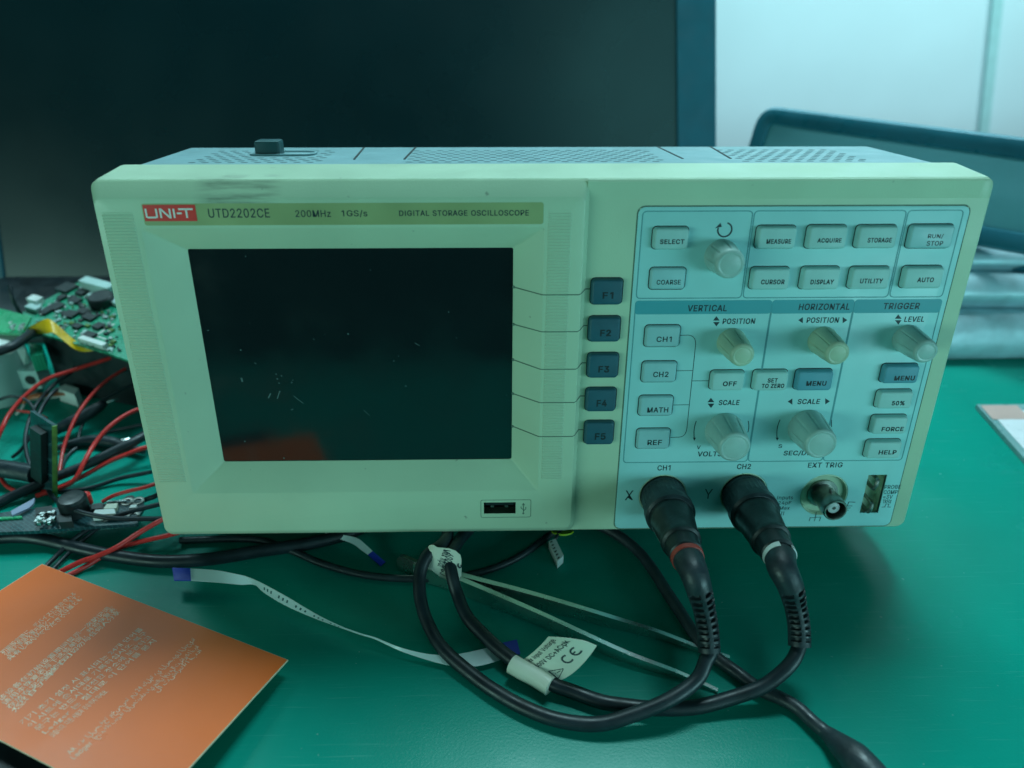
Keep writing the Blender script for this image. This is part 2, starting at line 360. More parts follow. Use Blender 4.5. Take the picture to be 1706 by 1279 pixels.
# outlines of a plain grotesque alphabet (per mille of the size), used for all the panel lettering
GLYPHS = """%|676|205,286 230,297 250,314 264,335 273,360 276,388 273,440 264,464 250,486 230,503 206,513 175,517 146,513 121,503 101,486 87,464 78,440 75,412 78,360 86,335 101,314 121,297 146,286 175,283;153,332 138,346 130,365 127,388 130,435 138,454 153,468 175,473 198,468 213,454 221,435 223,412 221,365 212,346 198,332 175,327|531,-6 555,5 575,21 589,43 598,68 601,95 598,147 590,172 576,194 556,210 531,221 501,225 471,221 447,210 427,194 412,172 403,147 400,120 403,68 412,43 426,21 446,5 471,-6 501,-10;479,39 464,53 455,73 453,95 456,142 464,162 479,176 501,180 524,176 538,162 546,142 549,120 546,73 538,53 523,39 501,35|191,0 540,509 482,509 132,0
+|453|255,34 255,364 198,364 198,34|391,172 391,226 61,226 61,172
/|249|178,533 14,-76 71,-76 235,533
0|453|279,1 323,24 359,62 384,113 400,178 405,254 400,330 384,395 358,447 323,484 279,508 227,516 174,508 130,484 95,447 69,395 53,330 48,254 53,178 69,113 95,62 130,24 174,1 227,-7;192,56 163,74 140,103 123,144 113,194 109,254 113,314 123,365 140,405 163,435 192,453 227,460 261,453 290,435 313,405 330,365 340,314 344,254 340,194 330,144 313,103 290,74 261,56 227,50
1|420|86,427 86,358 212,448 212,0 276,0 276,509 198,509
2|453|389,0 389,57 153,60 267,180 336,259 357,290 371,318 381,372 376,411 361,445 337,474 306,497 268,511 225,516 182,511 143,496 111,473 86,442 71,405 66,362 127,362 130,390 139,413 153,433 172,447 196,457 224,460 250,457 273,449 293,436 308,419 317,397 320,371 318,348 311,327 282,282 64,47 64,0
3|453|266,-2 309,12 344,36 370,66 387,103 393,145 387,186 371,222 344,253 308,276 264,288 211,289 211,278 372,461 372,509 70,509 70,452 288,452 288,448 157,299 157,248 201,248 242,244 275,234 299,217 316,196 326,172 329,145 325,116 315,93 297,74 275,61 248,53 219,50 191,52 165,59 144,71 126,87 115,107 109,132 44,132 52,91 70,57 98,30 133,10 173,-3 218,-7
4|453|413,105 413,163 109,166 311,509 247,509 40,158 40,105|343,0 343,318 282,318 282,0
5|453|268,-1 309,15 343,41 369,76 385,117 391,163 388,199 379,231 364,260 345,285 321,306 294,321 263,330 229,334 178,325 155,315 134,301 151,452 366,452 366,509 96,509 67,253 128,246 145,258 192,275 218,277 248,273 275,262 297,244 314,221 324,193 328,162 324,131 314,104 298,82 276,64 250,53 221,50 196,52 173,60 154,73 138,89 127,108 122,130 60,130 66,93 83,60 108,32 140,11 178,-2 221,-7
6|453|271,-2 310,14 343,39 368,73 384,112 389,157 384,201 370,240 346,271 316,295 278,309 235,314 214,312 179,299 165,288 145,261 151,261 322,509 252,509 102,285 80,239 68,199 64,162 69,115 84,74 109,40 142,15 182,-1 226,-7;198,52 174,63 153,79 138,102 128,128 125,158 128,188 138,214 153,235 174,252 198,262 226,265 254,262 279,251 299,235 314,213 324,187 327,157 324,128 314,101 299,79 279,63 254,52 226,48
=|453|381,245 381,301 72,301 72,245|381,97 381,153 72,153 72,97
A|480|85,0 191,302 245,478 232,478 264,372 395,0 463,0 276,509 201,509 16,0;110,142 110,199 370,199 370,142
B|456|247,0 301,4 344,18 377,39 400,67 413,100 418,136 414,173 402,203 385,227 363,245 339,257 315,262 315,267 356,286 373,301 387,320 395,344 398,374 394,410 381,442 359,469 329,491 289,504 241,509 60,509 60,0;125,231 248,231 279,228 306,218 327,203 342,184 352,161 355,137 349,105 330,80 296,63 245,57 125,57;125,452 240,452 283,446 313,429 330,403 336,372 333,348 323,326 308,309 288,296 265,288 238,285 125,285
C|510|305,-4 341,5 373,19 402,38 428,62 448,91 463,124 473,160 408,160 401,136 375,96 357,81 315,60 267,53 223,59 184,76 151,105 125,145 109,194 103,254 109,314 125,364 150,403 184,432 223,450 267,456 315,449 337,440 375,413 401,373 408,348 473,348 463,385 448,418 427,447 402,471 373,490 340,504 305,513 267,516 205,508 150,484 104,445 70,393 48,329 40,254 48,179 70,115 104,63 150,25 205,1 267,-7
D|502|291,8 351,31 398,68 433,119 455,181 462,255 455,329 433,391 399,441 353,478 294,501 225,509 93,509 93,452 221,452 275,446 320,428 354,399 379,361 394,312 399,255 394,198 379,149 354,110 318,81 272,63 215,57 96,57 96,0 219,0|60,509 60,0 125,0 125,509
E|419|375,0 375,57 125,57 125,229 355,229 355,286 125,286 125,452 372,452 372,509 60,509 60,0
F|410|125,0 125,221 346,221 346,278 125,278 125,452 369,452 369,509 60,509 60,0
G|520|326,0 377,19 419,50 451,91 471,141 478,200 478,256 283,256 283,199 434,199 415,202 410,160 396,123 374,93 345,71 309,57 269,53 224,59 184,76 151,105 125,145 109,194 103,254 109,314 125,364 150,404 183,432 222,450 265,456 291,454 337,439 356,427 387,393 408,349 474,349 465,384 449,416 429,445 403,469 374,489 340,504 304,513 265,516 203,508 149,484 103,445 69,393 47,329 40,254 47,179 69,116 104,64 149,25 205,1 269,-7
H|517|125,0 125,232 392,232 392,0 457,0 457,509 392,509 392,289 125,289 125,509 60,509 60,0
I|250|93,0 158,0 158,509 93,509
L|393|361,0 361,57 125,57 125,509 60,509 60,0
M|628|122,0 119,457 112,457 286,0 342,0 456,291 513,457 507,457 504,0 568,0 568,509 476,509 352,187 307,49 322,49 152,509 60,509 60,0
N|523|125,0 125,291 119,454 108,452 387,0 463,0 463,509 399,509 399,195 405,54 414,55 388,107 136,509 60,509 60,0
O|533|329,1 384,25 429,63 464,115 486,179 493,254 486,329 464,393 429,445 384,484 329,508 267,516 205,508 150,484 105,445 70,393 48,329 40,254 48,179 70,115 105,63 150,25 205,1 267,-7;223,59 184,76 151,105 125,144 109,194 103,254 109,314 125,364 151,404 184,433 223,450 267,456 310,450 349,433 383,404 408,365 425,314 430,254 425,194 408,144 383,105 349,76 310,59 267,53
P|445|125,0 125,452 232,452 268,449 297,439 318,423 333,402 342,376 344,348 342,319 333,294 318,272 297,256 269,246 233,242 109,242 109,186 235,186 289,191 332,207 366,233 390,265 404,304 409,348 404,391 390,430 366,462 332,487 289,503 235,509 60,509 60,0
Q|533|401,-48 468,-48 313,159 245,159|329,1 384,25 429,63 464,115 486,179 493,254 486,329 464,393 429,445 384,484 329,508 267,516 205,508 150,484 105,445 70,393 48,329 40,254 48,179 70,115 105,63 150,25 205,1 267,-7;223,59 184,76 151,105 125,144 109,194 103,254 109,314 125,364 151,404 184,433 223,450 267,456 310,450 349,433 383,404 408,365 425,314 430,254 425,194 408,144 383,105 349,76 310,59 267,53
R|449|125,0 125,452 233,452 269,449 298,440 319,425 334,405 342,380 345,352 342,324 334,300 319,281 298,267 269,258 234,255 96,255 96,198 236,198 289,203 333,217 367,240 390,271 405,309 409,352 405,395 390,433 367,465 333,489 290,504 236,509 60,509 60,0|428,0 303,229 230,229 353,0
S|447|278,-4 323,11 360,34 386,64 403,99 408,139 405,171 395,198 379,220 359,238 312,264 212,293 148,319 131,334 119,352 115,376 118,398 129,418 145,435 167,448 194,456 225,459 267,453 302,437 326,412 337,378 401,378 394,415 377,449 351,476 316,498 275,511 227,516 180,511 138,498 102,476 75,448 58,413 52,372 60,326 86,289 128,260 184,239 296,205 332,179 342,161 346,139 341,114 329,92 311,74 286,60 257,52 224,49 194,52 166,59 142,71 123,88 110,110 104,137 38,137 46,96 64,60 91,31 128,9 172,-4 224,-9
T|449|193,452 193,0 257,0 257,452 417,452 417,509 32,509 32,452
U|517|315,-2 363,15 403,43 433,80 451,124 457,173 457,509 393,509 393,178 389,144 377,113 357,87 331,68 298,56 259,52 220,56 187,68 160,87 141,113 128,144 124,178 124,509 60,509 60,173 66,124 85,80 114,43 154,15 203,-2 259,-8
V|480|278,0 463,509 395,509 290,206 235,31 248,31 84,509 16,509 204,0
X|474|91,0 182,129 244,231 230,231 382,0 456,0 259,287 259,239 446,509 374,509 298,400 232,292 243,292 233,312 104,509 29,509 217,236 217,284 18,0
Y|472|268,0 268,208 455,509 381,509 251,293 224,230 250,230 222,292 91,509 16,509 203,208 203,0
Z|438|42,0 399,0 399,57 122,57 399,455 399,509 40,509 40,452 315,452 42,54
a|389|190,-6 215,1 236,12 252,25 272,52 277,52 277,0 337,0 337,251 333,290 322,320 306,343 286,360 263,372 215,383 163,382 133,375 104,364 79,346 57,322 41,291 100,274 107,288 132,313 171,329 196,331 220,329 240,322 256,311 267,297 273,279 276,255 273,243 265,235 252,230 125,211 78,193 58,179 43,161 34,138 30,108 35,73 48,45 68,22 94,5 126,-5 160,-9;130,52 102,72 94,87 92,105 95,124 103,139 134,159 276,190 276,138 272,115 263,93 248,74 228,59 202,49 170,45
d|424|227,-5 252,4 287,31 307,59 313,59 313,0 372,0 372,509 311,509 311,319 306,319 287,346 253,373 228,381 196,384 151,378 112,361 79,332 55,293 39,245 34,189 39,133 55,84 79,45 111,16 151,-2 195,-8;172,51 145,66 124,88 109,117 99,151 96,189 99,227 108,261 124,290 145,311 172,325 205,330 237,325 263,312 284,291 300,263 309,229 312,189 309,150 299,115 284,86 263,65 236,51 205,47
e|404|249,-5 283,4 311,19 335,39 353,63 365,91 306,105 297,88 271,61 254,53 212,46 179,50 151,61 128,80 110,106 100,139 96,178 99,241 109,270 125,294 146,313 173,326 205,330 237,326 263,314 283,294 298,269 307,237 310,202 338,221 75,221 75,169 371,169 368,242 357,282 341,315 319,341 294,361 266,374 236,382 205,384 157,378 115,359 81,329 55,290 39,242 34,187 40,132 56,85 82,46 117,16 161,-2 212,-8
g|425|251,-147 291,-136 324,-117 350,-90 367,-54 372,-9 372,379 313,379 313,319 308,319 288,346 253,373 228,382 196,384 152,378 112,361 80,332 55,293 39,246 34,191 39,136 55,90 80,53 113,27 152,10 195,5 227,8 252,16 287,41 306,68 311,68 311,-6 304,-47 282,-75 249,-92 207,-97 178,-95 154,-88 136,-78 101,-41 51,-69 64,-91 82,-110 105,-127 134,-140 168,-148 207,-151;172,63 145,76 124,96 109,123 99,155 96,193 99,229 109,262 124,290 145,312 172,325 205,330 237,325 264,312 285,291 300,264 309,231 312,193 309,154 300,121 285,95 264,75 237,63 205,59
k|381|177,199 184,199 360,379 284,379 121,212 110,212 110,137|114,0 114,509 53,509 53,0|372,0 191,229 148,186 294,0
l|189|151,-2 181,3 170,54 130,54 120,62 115,77 114,509 53,509 53,84 58,47 74,20 101,3
n|410|117,257 126,283 141,303 161,317 184,326 210,329 246,323 273,304 290,275 296,235 296,0 357,0 357,240 353,285 341,321 321,349 295,369 264,380 227,384 187,379 152,362 124,332 102,287 112,287 112,379 53,379 53,0 114,0 114,227
o|415|256,-2 299,16 333,46 359,85 376,133 381,187 376,243 359,291 333,330 299,360 256,378 207,384 159,378 117,360 82,330 56,291 40,243 34,187 40,133 56,85 82,46 117,16 159,-2 207,-8;173,51 145,66 124,89 108,117 99,151 96,187 99,224 108,258 124,287 145,310 173,325 207,330 242,325 270,310 292,287 307,258 316,224 319,187 316,151 307,117 292,89 270,66 242,51 207,46
p|424|114,-143 114,59 118,59 138,31 173,4 198,-5 229,-8 274,-2 313,16 346,45 370,84 385,133 390,189 385,245 370,293 345,332 313,361 274,378 229,384 197,381 171,373 137,346 118,319 112,319 112,379 53,379 53,-143;188,51 162,65 140,86 125,115 116,150 113,189 116,229 125,263 140,291 161,312 188,325 220,330 253,325 280,311 301,290 316,261 325,227 328,189 325,151 316,117 301,88 279,66 253,51 220,47
r|259|114,0 114,237 117,262 126,284 140,301 159,315 182,323 207,326 243,322 243,384 181,380 152,367 130,347 112,321 112,379 53,379 53,0
s|365|223,-5 260,6 290,24 312,47 326,75 331,107 325,142 306,171 275,194 144,232 124,243 112,258 109,277 114,299 131,317 156,329 187,333 219,328 243,316 258,298 268,277 324,290 314,316 299,339 279,358 254,372 223,381 187,384 149,381 115,370 87,354 65,332 51,305 47,274 53,237 72,208 104,186 149,170 237,147 254,136 265,121 268,103 262,81 244,62 217,50 181,45 150,49 124,60 105,79 94,107 36,94 45,63 62,38 84,18 112,3 145,-5 182,-8
t|227|6,379 6,327 204,327 204,379|65,93 72,52 92,21 125,2 168,-4 213,2 202,54 150,53 136,61 128,76 126,471 65,471
u|410|222,0 257,17 286,47 307,92 298,92 298,0 357,0 357,379 296,379 296,153 293,122 283,97 268,77 249,62 226,53 200,50 164,56 137,75 119,105 114,144 114,379 53,379 53,139 57,95 69,59 89,31 115,11 146,-1 182,-5
x|379|91,0 148,85 205,182 173,182 287,0 358,0 209,214 209,169 352,379 282,379 233,306 175,206 207,206 100,379 29,379 171,171 171,218 21,0
z|380|339,0 339,56 126,56 126,60 333,331 333,379 48,379 48,323 254,320 42,46 42,0"""
GL = {}
for row in GLYPHS.split('\n'):
    q = row.split('|'); GL[q[0]] = (int(q[1])/1000, [[[tuple(int(a)/1000 for a in p.split(',')) for p in l.split(' ')] for l in c.split(';')] for c in q[2:]])
_txt = {}
_gly = {}
def eval_curve(cu):
    o = bpy.data.objects.new('t', cu); C.objects.link(o); bpy.context.view_layer.update()
    me = o.evaluated_get(bpy.context.evaluated_depsgraph_get()).to_mesh()
    r = ([v.co.copy() for v in me.vertices], [tuple(p.vertices) for p in me.polygons])
    bpy.data.objects.remove(o); bpy.data.curves.remove(cu); return r
def glyph(c, bold):
    if (c, bold) not in _gly:
        V, F_ = [], []
        for i, comp in enumerate(GL[c][1]):          # the strokes of one letter may overlap, so each is filled by itself
            cu = bpy.data.curves.new('t', 'CURVE'); cu.dimensions = '2D'; cu.fill_mode = 'BOTH'; cu.extrude = .02
            for l in comp:
                sp = cu.splines.new('POLY'); sp.points.add(len(l)-1); sp.use_cyclic_u = True
                for p, (u, v) in zip(sp.points, l): p.co = (u, v, 0, 1)
            vs, fs = eval_curve(cu)
            for j_, (dx, dy) in enumerate(((-.8, -.8), (.8, -.8), (-.8, .8), (.8, .8)) if bold else ((0, 0),)):   # bold: the same strokes laid slightly apart
                k = len(V); V += [v+Vector((dx*bold, dy*bold, .0015*(i*4+j_))) for v in vs]; F_ += [tuple(j+k for j in f) for f in fs]
        _gly[(c, bold)] = (V, F_)
    return _gly[(c, bold)]
def text_geo(s, bold=0.0, shear=0.0, space=1.0):
    key = (s, bold, shear, space)
    if key in _txt: return _txt[key]
    if all(c == ' ' or c in GL for c in s):
        V, F_, x = [], [], 0
        for c in s:
            if c == ' ': x += .26*space; continue
            vs, fs = glyph(c, bold); k = len(V)
            V += [Vector((v.x+x+shear*v.y, v.y, v.z)) for v in vs]; F_ += [tuple(j+k for j in f) for f in fs]
            x += GL[c][0]*space*1.03+bold*1.2
        _txt[key] = (V, F_)
    else:
        cu = bpy.data.curves.new('t', 'FONT'); cu.body = s; cu.size = 1.0; cu.resolution_u = 1; cu.fill_mode = 'FRONT'
        _txt[key] = eval_curve(cu)
    return _txt[key]
def text_on(mb, s, x0, x1, zc, h, y, bold=0.012, shear=0.0, space=1.0, depth=.05):
    """lettering facing -y, fitted to its measured left, right and height (mm)"""
    vs, fs = text_geo(s, bold, shear, space)
    a = min(v.x for v in vs); b = max(v.x for v in vs); c = min(v.y for v in vs); d = max(v.y for v in vs)
    mb.add([((x0+(v.x-a)/(b-a)*(x1-x0)), y-depth*(.5+v.z/.04), zc+((v.y-c)/(d-c)-.5)*h) for v in vs], fs)

# ================================================================== THE SETTING
b = MB(); b.box(-1500, 1900, -330, 700, -25, 0); structure(b.build('bench_mat', M['mat']))
wl = empty('wall', (300, 1050, 0))
tag(wl, 'white wall with cyan light in its colour, behind the monitor and the leaning framed panel', 'wall')
b = MB(); b.box(-2300, 2600, 0, 60, -800, 1500)
b.build('wall_panel', M['wall'], wl)
p0, p1 = onY(1662, 0, 1047), onY(1638, 225, 1047)
d = p1-p0; b = MB(); q = [p0-d*1.2, p1+d*1.2]
b.strip([a+Vector((-8, 0, 0))-Vector((300, 1050, 0)) for a in q], [a+Vector((8, 0, 0))-Vector((300, 1050, 0)) for a in q], 5); b.build('wall_joint', M['seam'], wl)

# ------------------------------------------------------------------ monitor
dn = ray(1195, 9540).normalized(); rx = (EXv-dn*dn.x).normalized(); nn = rx.cross(dn).normalized()
if nn.y > 0: nn = -nn                       # faces the camera
P0 = W(300, 480)
def mon(px, py): return onplane(px, py, P0, nn)
BR = mon(1194, 470); wdt = 576; hgt = 338
def mo(u, v, o=0.0): return BR - rx*u - dn*v + nn*o      # u leftwards from the right edge, v upwards, o outwards
mn = empty('monitor', BR); mn_off = BR.copy()
tag(mn, 'large black computer monitor, switched off, leaning back behind the oscilloscope', 'monitor')
class MBO(MB):                              # builder whose points are world millimetres, for a thing placed at `at`
    def __init__(s, at): super().__init__(); s.at = Vector(at)
    def build(s, *a, **k):
        s.v = [v-s.at for v in s.v]; return super().build(*a, **k)
def mring(u0, u1, v0, v1, o): return [mo(u0, v0, o), mo(u1, v0, o), mo(u1, v1, o), mo(u0, v1, o)]
b = MBO(mn_off)
b.rings([mring(0, wdt, 0, hgt, -22), mring(0, wdt, 0, hgt, -1.5), mring(1.5, wdt-1.5, 1.5, hgt-1.5, 0), mring(30, wdt-15.5, 22, hgt-15.5, 0), mring(30.6, wdt-16, 22.5, hgt-16, -2.5), mring(30.6, wdt-16, 22.5, hgt-16, -20)], cap1=False)
b.build('bezel', M['monitor_bezel'], mn)
b = MBO(mn_off); b.rings([mring(30.8, wdt-16.2, 22.7, hgt-16.2, -6), mring(30.8, wdt-16.2, 22.7, hgt-16.2, -2.2)]); b.build('screen', M['monitor_glass'], mn)
b = MBO(mn_off); b.rings([mring(60, wdt-60, 40, hgt-40, -55), mring(20, wdt-20, 10, hgt-10, -22.2)]); b.build('back_cover', M['black'], mn)
b = MBO(mn_off)
for sgn in (-1, 1):
    c = mo(wdt/2, 160, -55); b.tube([c, Vector((c.x+sgn*70, c.y+95, 3))], 7, sub=1)
b.build('stand', M['black'], mn)

# ------------------------------------------------------------------ framed panels leaning at the right
def framed_panel(name, label, TL, TR, BRp, BLp, n, at, fw, inner_mat):
    e = empty(name, at); tag(e, label, 'panel')
    cs = [TL, TR, BRp, BLp]; c0 = sum(cs, Vector())/4
    def ring(ins, o, r=16, seg=5):
        out = []
        for i in range(4):
            p = cs[i]; a = (cs[i-1]-p).normalized(); c = (cs[(i+1) % 4]-p).normalized()
            p2 = p+a*ins+c*ins; rr = max(1.5, r-ins)
            A, B = p2+a*rr, p2+c*rr
            for k in range(seg+1):
                t = k/seg; out.append((A*(1-t)**2+p2*2*t*(1-t)+B*t*t)+n*o)
        return out
    b = MBO(at); b.rings([ring(0, -9), ring(0, -2), ring(2, 1.5), ring(fw*.5, 2.5), ring(fw-1, 1), ring(fw, -1), ring(fw, -9)], cap1=False); b.build('frame', M['frame'], e)
    b = MBO(at); b.rings([ring(fw-.2, -7.5), ring(fw-.2, -1.6), ring(fw+1.2, -1.0)]); b.build('inset_panel', inner_mat, e)
    return e
B1 = onY(1640, 412, 205); B2 = onY(1775, 437, 172)
bd = (B2-B1).normalized(); upv = Vector((0.0, .42, .91)); pn = bd.cross(upv).normalized()
if pn.y > 0: pn = -pn
def lp(x, y): return onplane(x, y, B1, pn)
TLp, TRp = lp(1266, 174), lp(1980, 262)
BLq = B1 - bd*((B1-TLp).dot(bd)+4); BRq = B1+bd*((TRp-B1).dot(bd))
framed_panel('framed_panel', 'grey panel in a rounded dark teal frame leaning by the wall at right', TLp, TRp, BRq, BLq, pn, B1, 12.5, M['panel_back'])
sh = -pn*24 - bd*11 + Vector((0, 0, -13))
framed_panel('framed_panel', 'second dark framed panel, mostly hidden directly behind the grey framed one', TLp+sh, TRp+sh, BRq+sh, BLq+sh, pn, B1+sh, 15, M['panel_back'])

# ------------------------------------------------------------------ silver shielding bag folded into rolls
RC = W(1600, 603); bagY = RC.y
def zof(py, Y): return onY(1650, py, Y).z
z1, z2, z3 = zof(522, bagY+8), zof(455, bagY+22), zof(418, bagY+30)
prof = [(26, 1), (12, .6), (3, 1.5), (-2, z1*.33), (0, z1*.66), (6, z1*.93), (14, z1*.99), (19, z1*.93), (16, z1+3), (12, z1+.45*(z2-z1)), (16, z1+.8*(z2-z1)), (24, z2), (30, z2-1), (27, z2+3), (24, z2+.5*(z3-z2)), (28, z3), (44, z3+1), (60, z3-8)]
prof = smooth([Vector((0, a, c)) for a, c in prof], 4)
b = MBO(RC); rings = []
for i in range(42):
    x = -150+i*9.5; ph = i*.37
    rings.append([RC+Vector((x, p.y+.03*x*-1+.9*math.sin(ph+p.z*.11), max(.4, p.z+.8*math.sin(ph*.7+p.y*.2)))) for p in prof])
top = rings; bot = [[p+Vector((0, 1.2, -.2)) for p in r] for r in rings]
for r, q in zip(top, bot): q.reverse()
b.rings([r+q for r, q in zip(top, bot)])
bag = b.build('shielding_bag', M['foil'], smooth_ang=80); bag.location = RC*K
tag(bag, 'crumpled silver antistatic bag folded into soft rolls at the back of the mat', 'bag')

# ------------------------------------------------------------------ small white display lying at the right
A = W(1627, 673, 3); Bx = W(1815, 672, 3); D_ = W(1800, 868, 3)
e1 = (Bx-A); e2 = (D_-A); dp = empty('display_panel', A); tag(dp, 'small bare white display panel lying on the mat at the far right', 'display')
def dq(u0, u1, v0, v1, z): return [A+e1*u+e2*v+Vector((0, 0, z)) for u, v in ((u0, v0), (u1, v0), (u1, v1), (u0, v1))]
b = MBO(A); b.rings([dq(0, 1, 0, 1, -2.8), dq(0, 1, 0, 1, -.2), dq(.01, .99, .01, .99, 0)]); b.build('glass', M['teal_edge'], dp)
b = MBO(A); b.rings([dq(.06, .95, .07, .95, .02), dq(.06, .95, .07, .95, .25)]); b.build('reflector_film', M['lcd_back'], dp)
b = MBO(A); b.rings([dq(.02, .34, .02, .16, .28), dq(.02, .34, .02, .16, .4)]); b.build('tape', M['pink_tape'], dp)

# ================================================================== THE OSCILLOSCOPE
osc = empty('oscilloscope', O); osc.rotation_euler = (-LEAN, 0, 0)
tag(osc, 'aged cream digital storage oscilloscope with a dark screen, standing on the green mat', 'oscilloscope')
WD, HT = 320.0, 148.8
# --- cream front bezel
b = MB()
b.plate(0, WD, 0, HT, 3.5, [(0.6, 23.5), (-.5, 22.5), (-.2, 3), (0, .8), (.8, 0)])
fb = b.build('front_bezel', M['cream'], osc)
for v in fb.data.vertices:                  # the top slopes up a little towards the back
    if v.co.z > .1: v.co.z += max(0, v.co.y)*.07
c = MB(); c.box(194.2, 313.0, -2, 9, 2.2, 137.8); c.box(5, 171.5, -2, 14, 5, 142); cut(fb, c)
# lip above the control panel
b = MB(); b.rings([[Vector((x, -1.3*k, 148.0-d)), Vector((x, -.9*k, 148.7-d)), Vector((x, .9, 148.7-d)), Vector((x, .9, 141.6)), Vector((x, -.08*k, 141.6))] for x, k, d in ((174.5, 1, 0), (315, 1, 0), (317.3, .85, .25), (318.6, .45, 1.0), (319.1, .1, 1.8))])
b.build('top_lip', M['cream'], osc)
# --- raised screen surround
b = MB()
sx0, sx1, sz0, sz1 = 28.3, 148.6, 33.1, 123.15
def R4(x0, x1, z0, z1, r, y): return rrect(x0, x1, z0, z1, r, y, 4)
b.rings([R4(4, 172, 4, 143, 2, 1.5), R4(.6, 175.2, .6, 148.2, 3.2, 0.3), R4(.5, 175.3, .5, 148.3, 3.2, -.2), R4(2.0, 173.6, 3.9, 143.4, 2.4, -3.5), R4(2.6, 173.0, 4.5, 142.8, 2.2, -3.7),
         R4(16.4, 159.6, 22.5, 133.0, 1.0, -3.7), R4(17.0, 159.0, 23.1, 132.4, 1.0, -3.4), R4(sx0, sx1, sz0, sz1, .8, 4.9), R4(sx0, sx1, sz0, sz1, .8, 7.5), R4(12, 163, 16, 138, 2, 7.5), R4(12, 163, 16, 138, 2, 1.5), R4(4, 172, 4, 143, 2, 1.5)], False, False)
su = b.build('screen_surround', M['cream'], osc)
u0 = fc(806, 837, -3.7); u1 = fc(859, 855, -3.7)
c = MB(); c.box(u0.x, u1.x, -6, 20, u1.z, u0.z); cut(su, c)
b = MB(); b.plate(sx0-1.5, sx1+1.5, sz0-1.5, sz1+1.5, 1, [(0, 8.5), (0, 5.2)]); scr = b.build('screen', M['screen'], osc)
b = MB()
for pts, wd in (([(402, 629), (404, 636)], .7), ([(489, 659), (497, 665.5), (505.5, 671.6)], .22), ([(691, 571), (699, 575.6)], .25), ([(606, 683), (616, 692)], .15), ([(447, 663), (451, 655)], .5), ([(462, 664), (466, 652)], .4), ([(424, 604), (427, 606)], .3)):
    b.line([Vector((fc(x, y, 5.2).x, fc(x, y, 5.2).z)) for x, y in pts], wd, 5.19, 5.14)
rnd = random.Random(5)
for x, y in [(469, 626), (466, 652), (486, 637), (462, 631), (465, 638), (580, 556), (523, 565), (676, 643), (473, 763), (408, 735), (401, 583), (488, 633), (460, 623)]:
    q_ = fc(x, y, 5.2); b.lathe((q_.x, 5.19, q_.z), (0, -1, 0), [(0, .22+.14*rnd.random()), (.05, .15)], 7)
b.build('scratches', M['dust'], scr)
# --- soft-key pointer lines from the screen to the five keys
zk = [fc(925, y, -3.7).z for y in (491, 552.5, 615, 670.5, 727)]
zs = [fc(857, y, 4.5).z for y in (478, 540, 599, 655.5, 710)]
kp = [(985, 463, 1037, 509), (981, 526, 1033, 571), (979, 587, 1030, 631), (976, 645, 1026, 687), (974, 700, 1022, 742)]
for i in range(5):
    k0 = fc(kp[i][0], (kp[i][1]+kp[i][3])/2+1, 0)
    b = MB(); hw = .2
    path = [Vector((148.4, 4.9, zs[i])), Vector((158.9, -3.42, zk[i])), Vector((159.7, -3.72, zk[i])), Vector((172.7, -3.72, zk[i])), Vector((173.7, -3.5, zk[i]+.5)), Vector((175.6, -.05, zk[i]+1.1)), Vector((178.6, -.06, zk[i]+1.1))]
    rs = []
    for p in path:
        o = Vector((0, -.07, 0)); q = Vector((0, .25, 0)); z = Vector((0, 0, hw))
        rs.append([p+o+z, p+o-z, p+q-z, p+q+z])
    b.rings(rs); b.lathe((148.9, 4.4, zs[i]), (0, -1, 0), [(-1, .55), (.15, .55)], 10)
    b.build('softkey_line', M['groove'], osc)
def keycap(name, px, prot, mt, r=1.6, dims=None, label=None, legends=(), gap=True, taper=.35, inkm='inkbold', bold=.012):
    """a push button placed from its outline in the photo; returns the button"""
    a = fc(px[0], px[1], -.4); q = fc(px[2], px[3], -prot)
    x0, z1_ = a.x, a.z; x1, z0_ = q.x, q.z
    if dims: x1 = x0+dims[0]; z0_ = z1_-dims[1]
    b = MB(); b.plate(x0, x1, z0_, z1_, r, [(-.05, 2.0), (0, -.2), (taper*.6, -prot*.6), (taper, -prot+.5), (taper+.25, -prot+.12), (taper+.8, -prot)], seg=5)
    o = b.build(name, mt, osc, smooth_ang=60)
    if label: o['label'] = label
    for s, lx0, lx1, ly, lh in legends:
        t0 = fc(lx0, ly, -prot); t1 = fc(lx1, ly, -prot); tt = fc(lx0, ly-lh/2, -prot); tb = fc(lx0, ly+lh/2, -prot)
        lb = MB(); text_on(lb, s, t0.x, t1.x, t0.z, tt.z-tb.z, -prot-.01, bold=bold)
        lb.build('legend', M[inkm], o)
    return o
fleg = [('F1', 1004, 1022, 492), ('F2', 1000, 1018, 554.5), ('F3', 997, 1015, 615), ('F4', 994, 1011, 671.5), ('F5', 991, 1009, 727)]
for p, (s, a, q, y) in zip(kp, fleg):
    kc = keycap('softkey', p, 2.3, M['softkey'], 1.7, legends=[(s, a, q, y, 11)], bold=.03)
    u = fc(p[0], p[1], 0); v_ = fc(p[2], p[3], -2.3); g_ = MB(); g_.plate(u.x-.3, v_.x+.3, v_.z-.3, u.z+.35, 1.9, [(0, .5), (0, -.06)]); g_.build('opening', M['dark_gap'], kc)  # dark plate painted as the shaded gap round the key
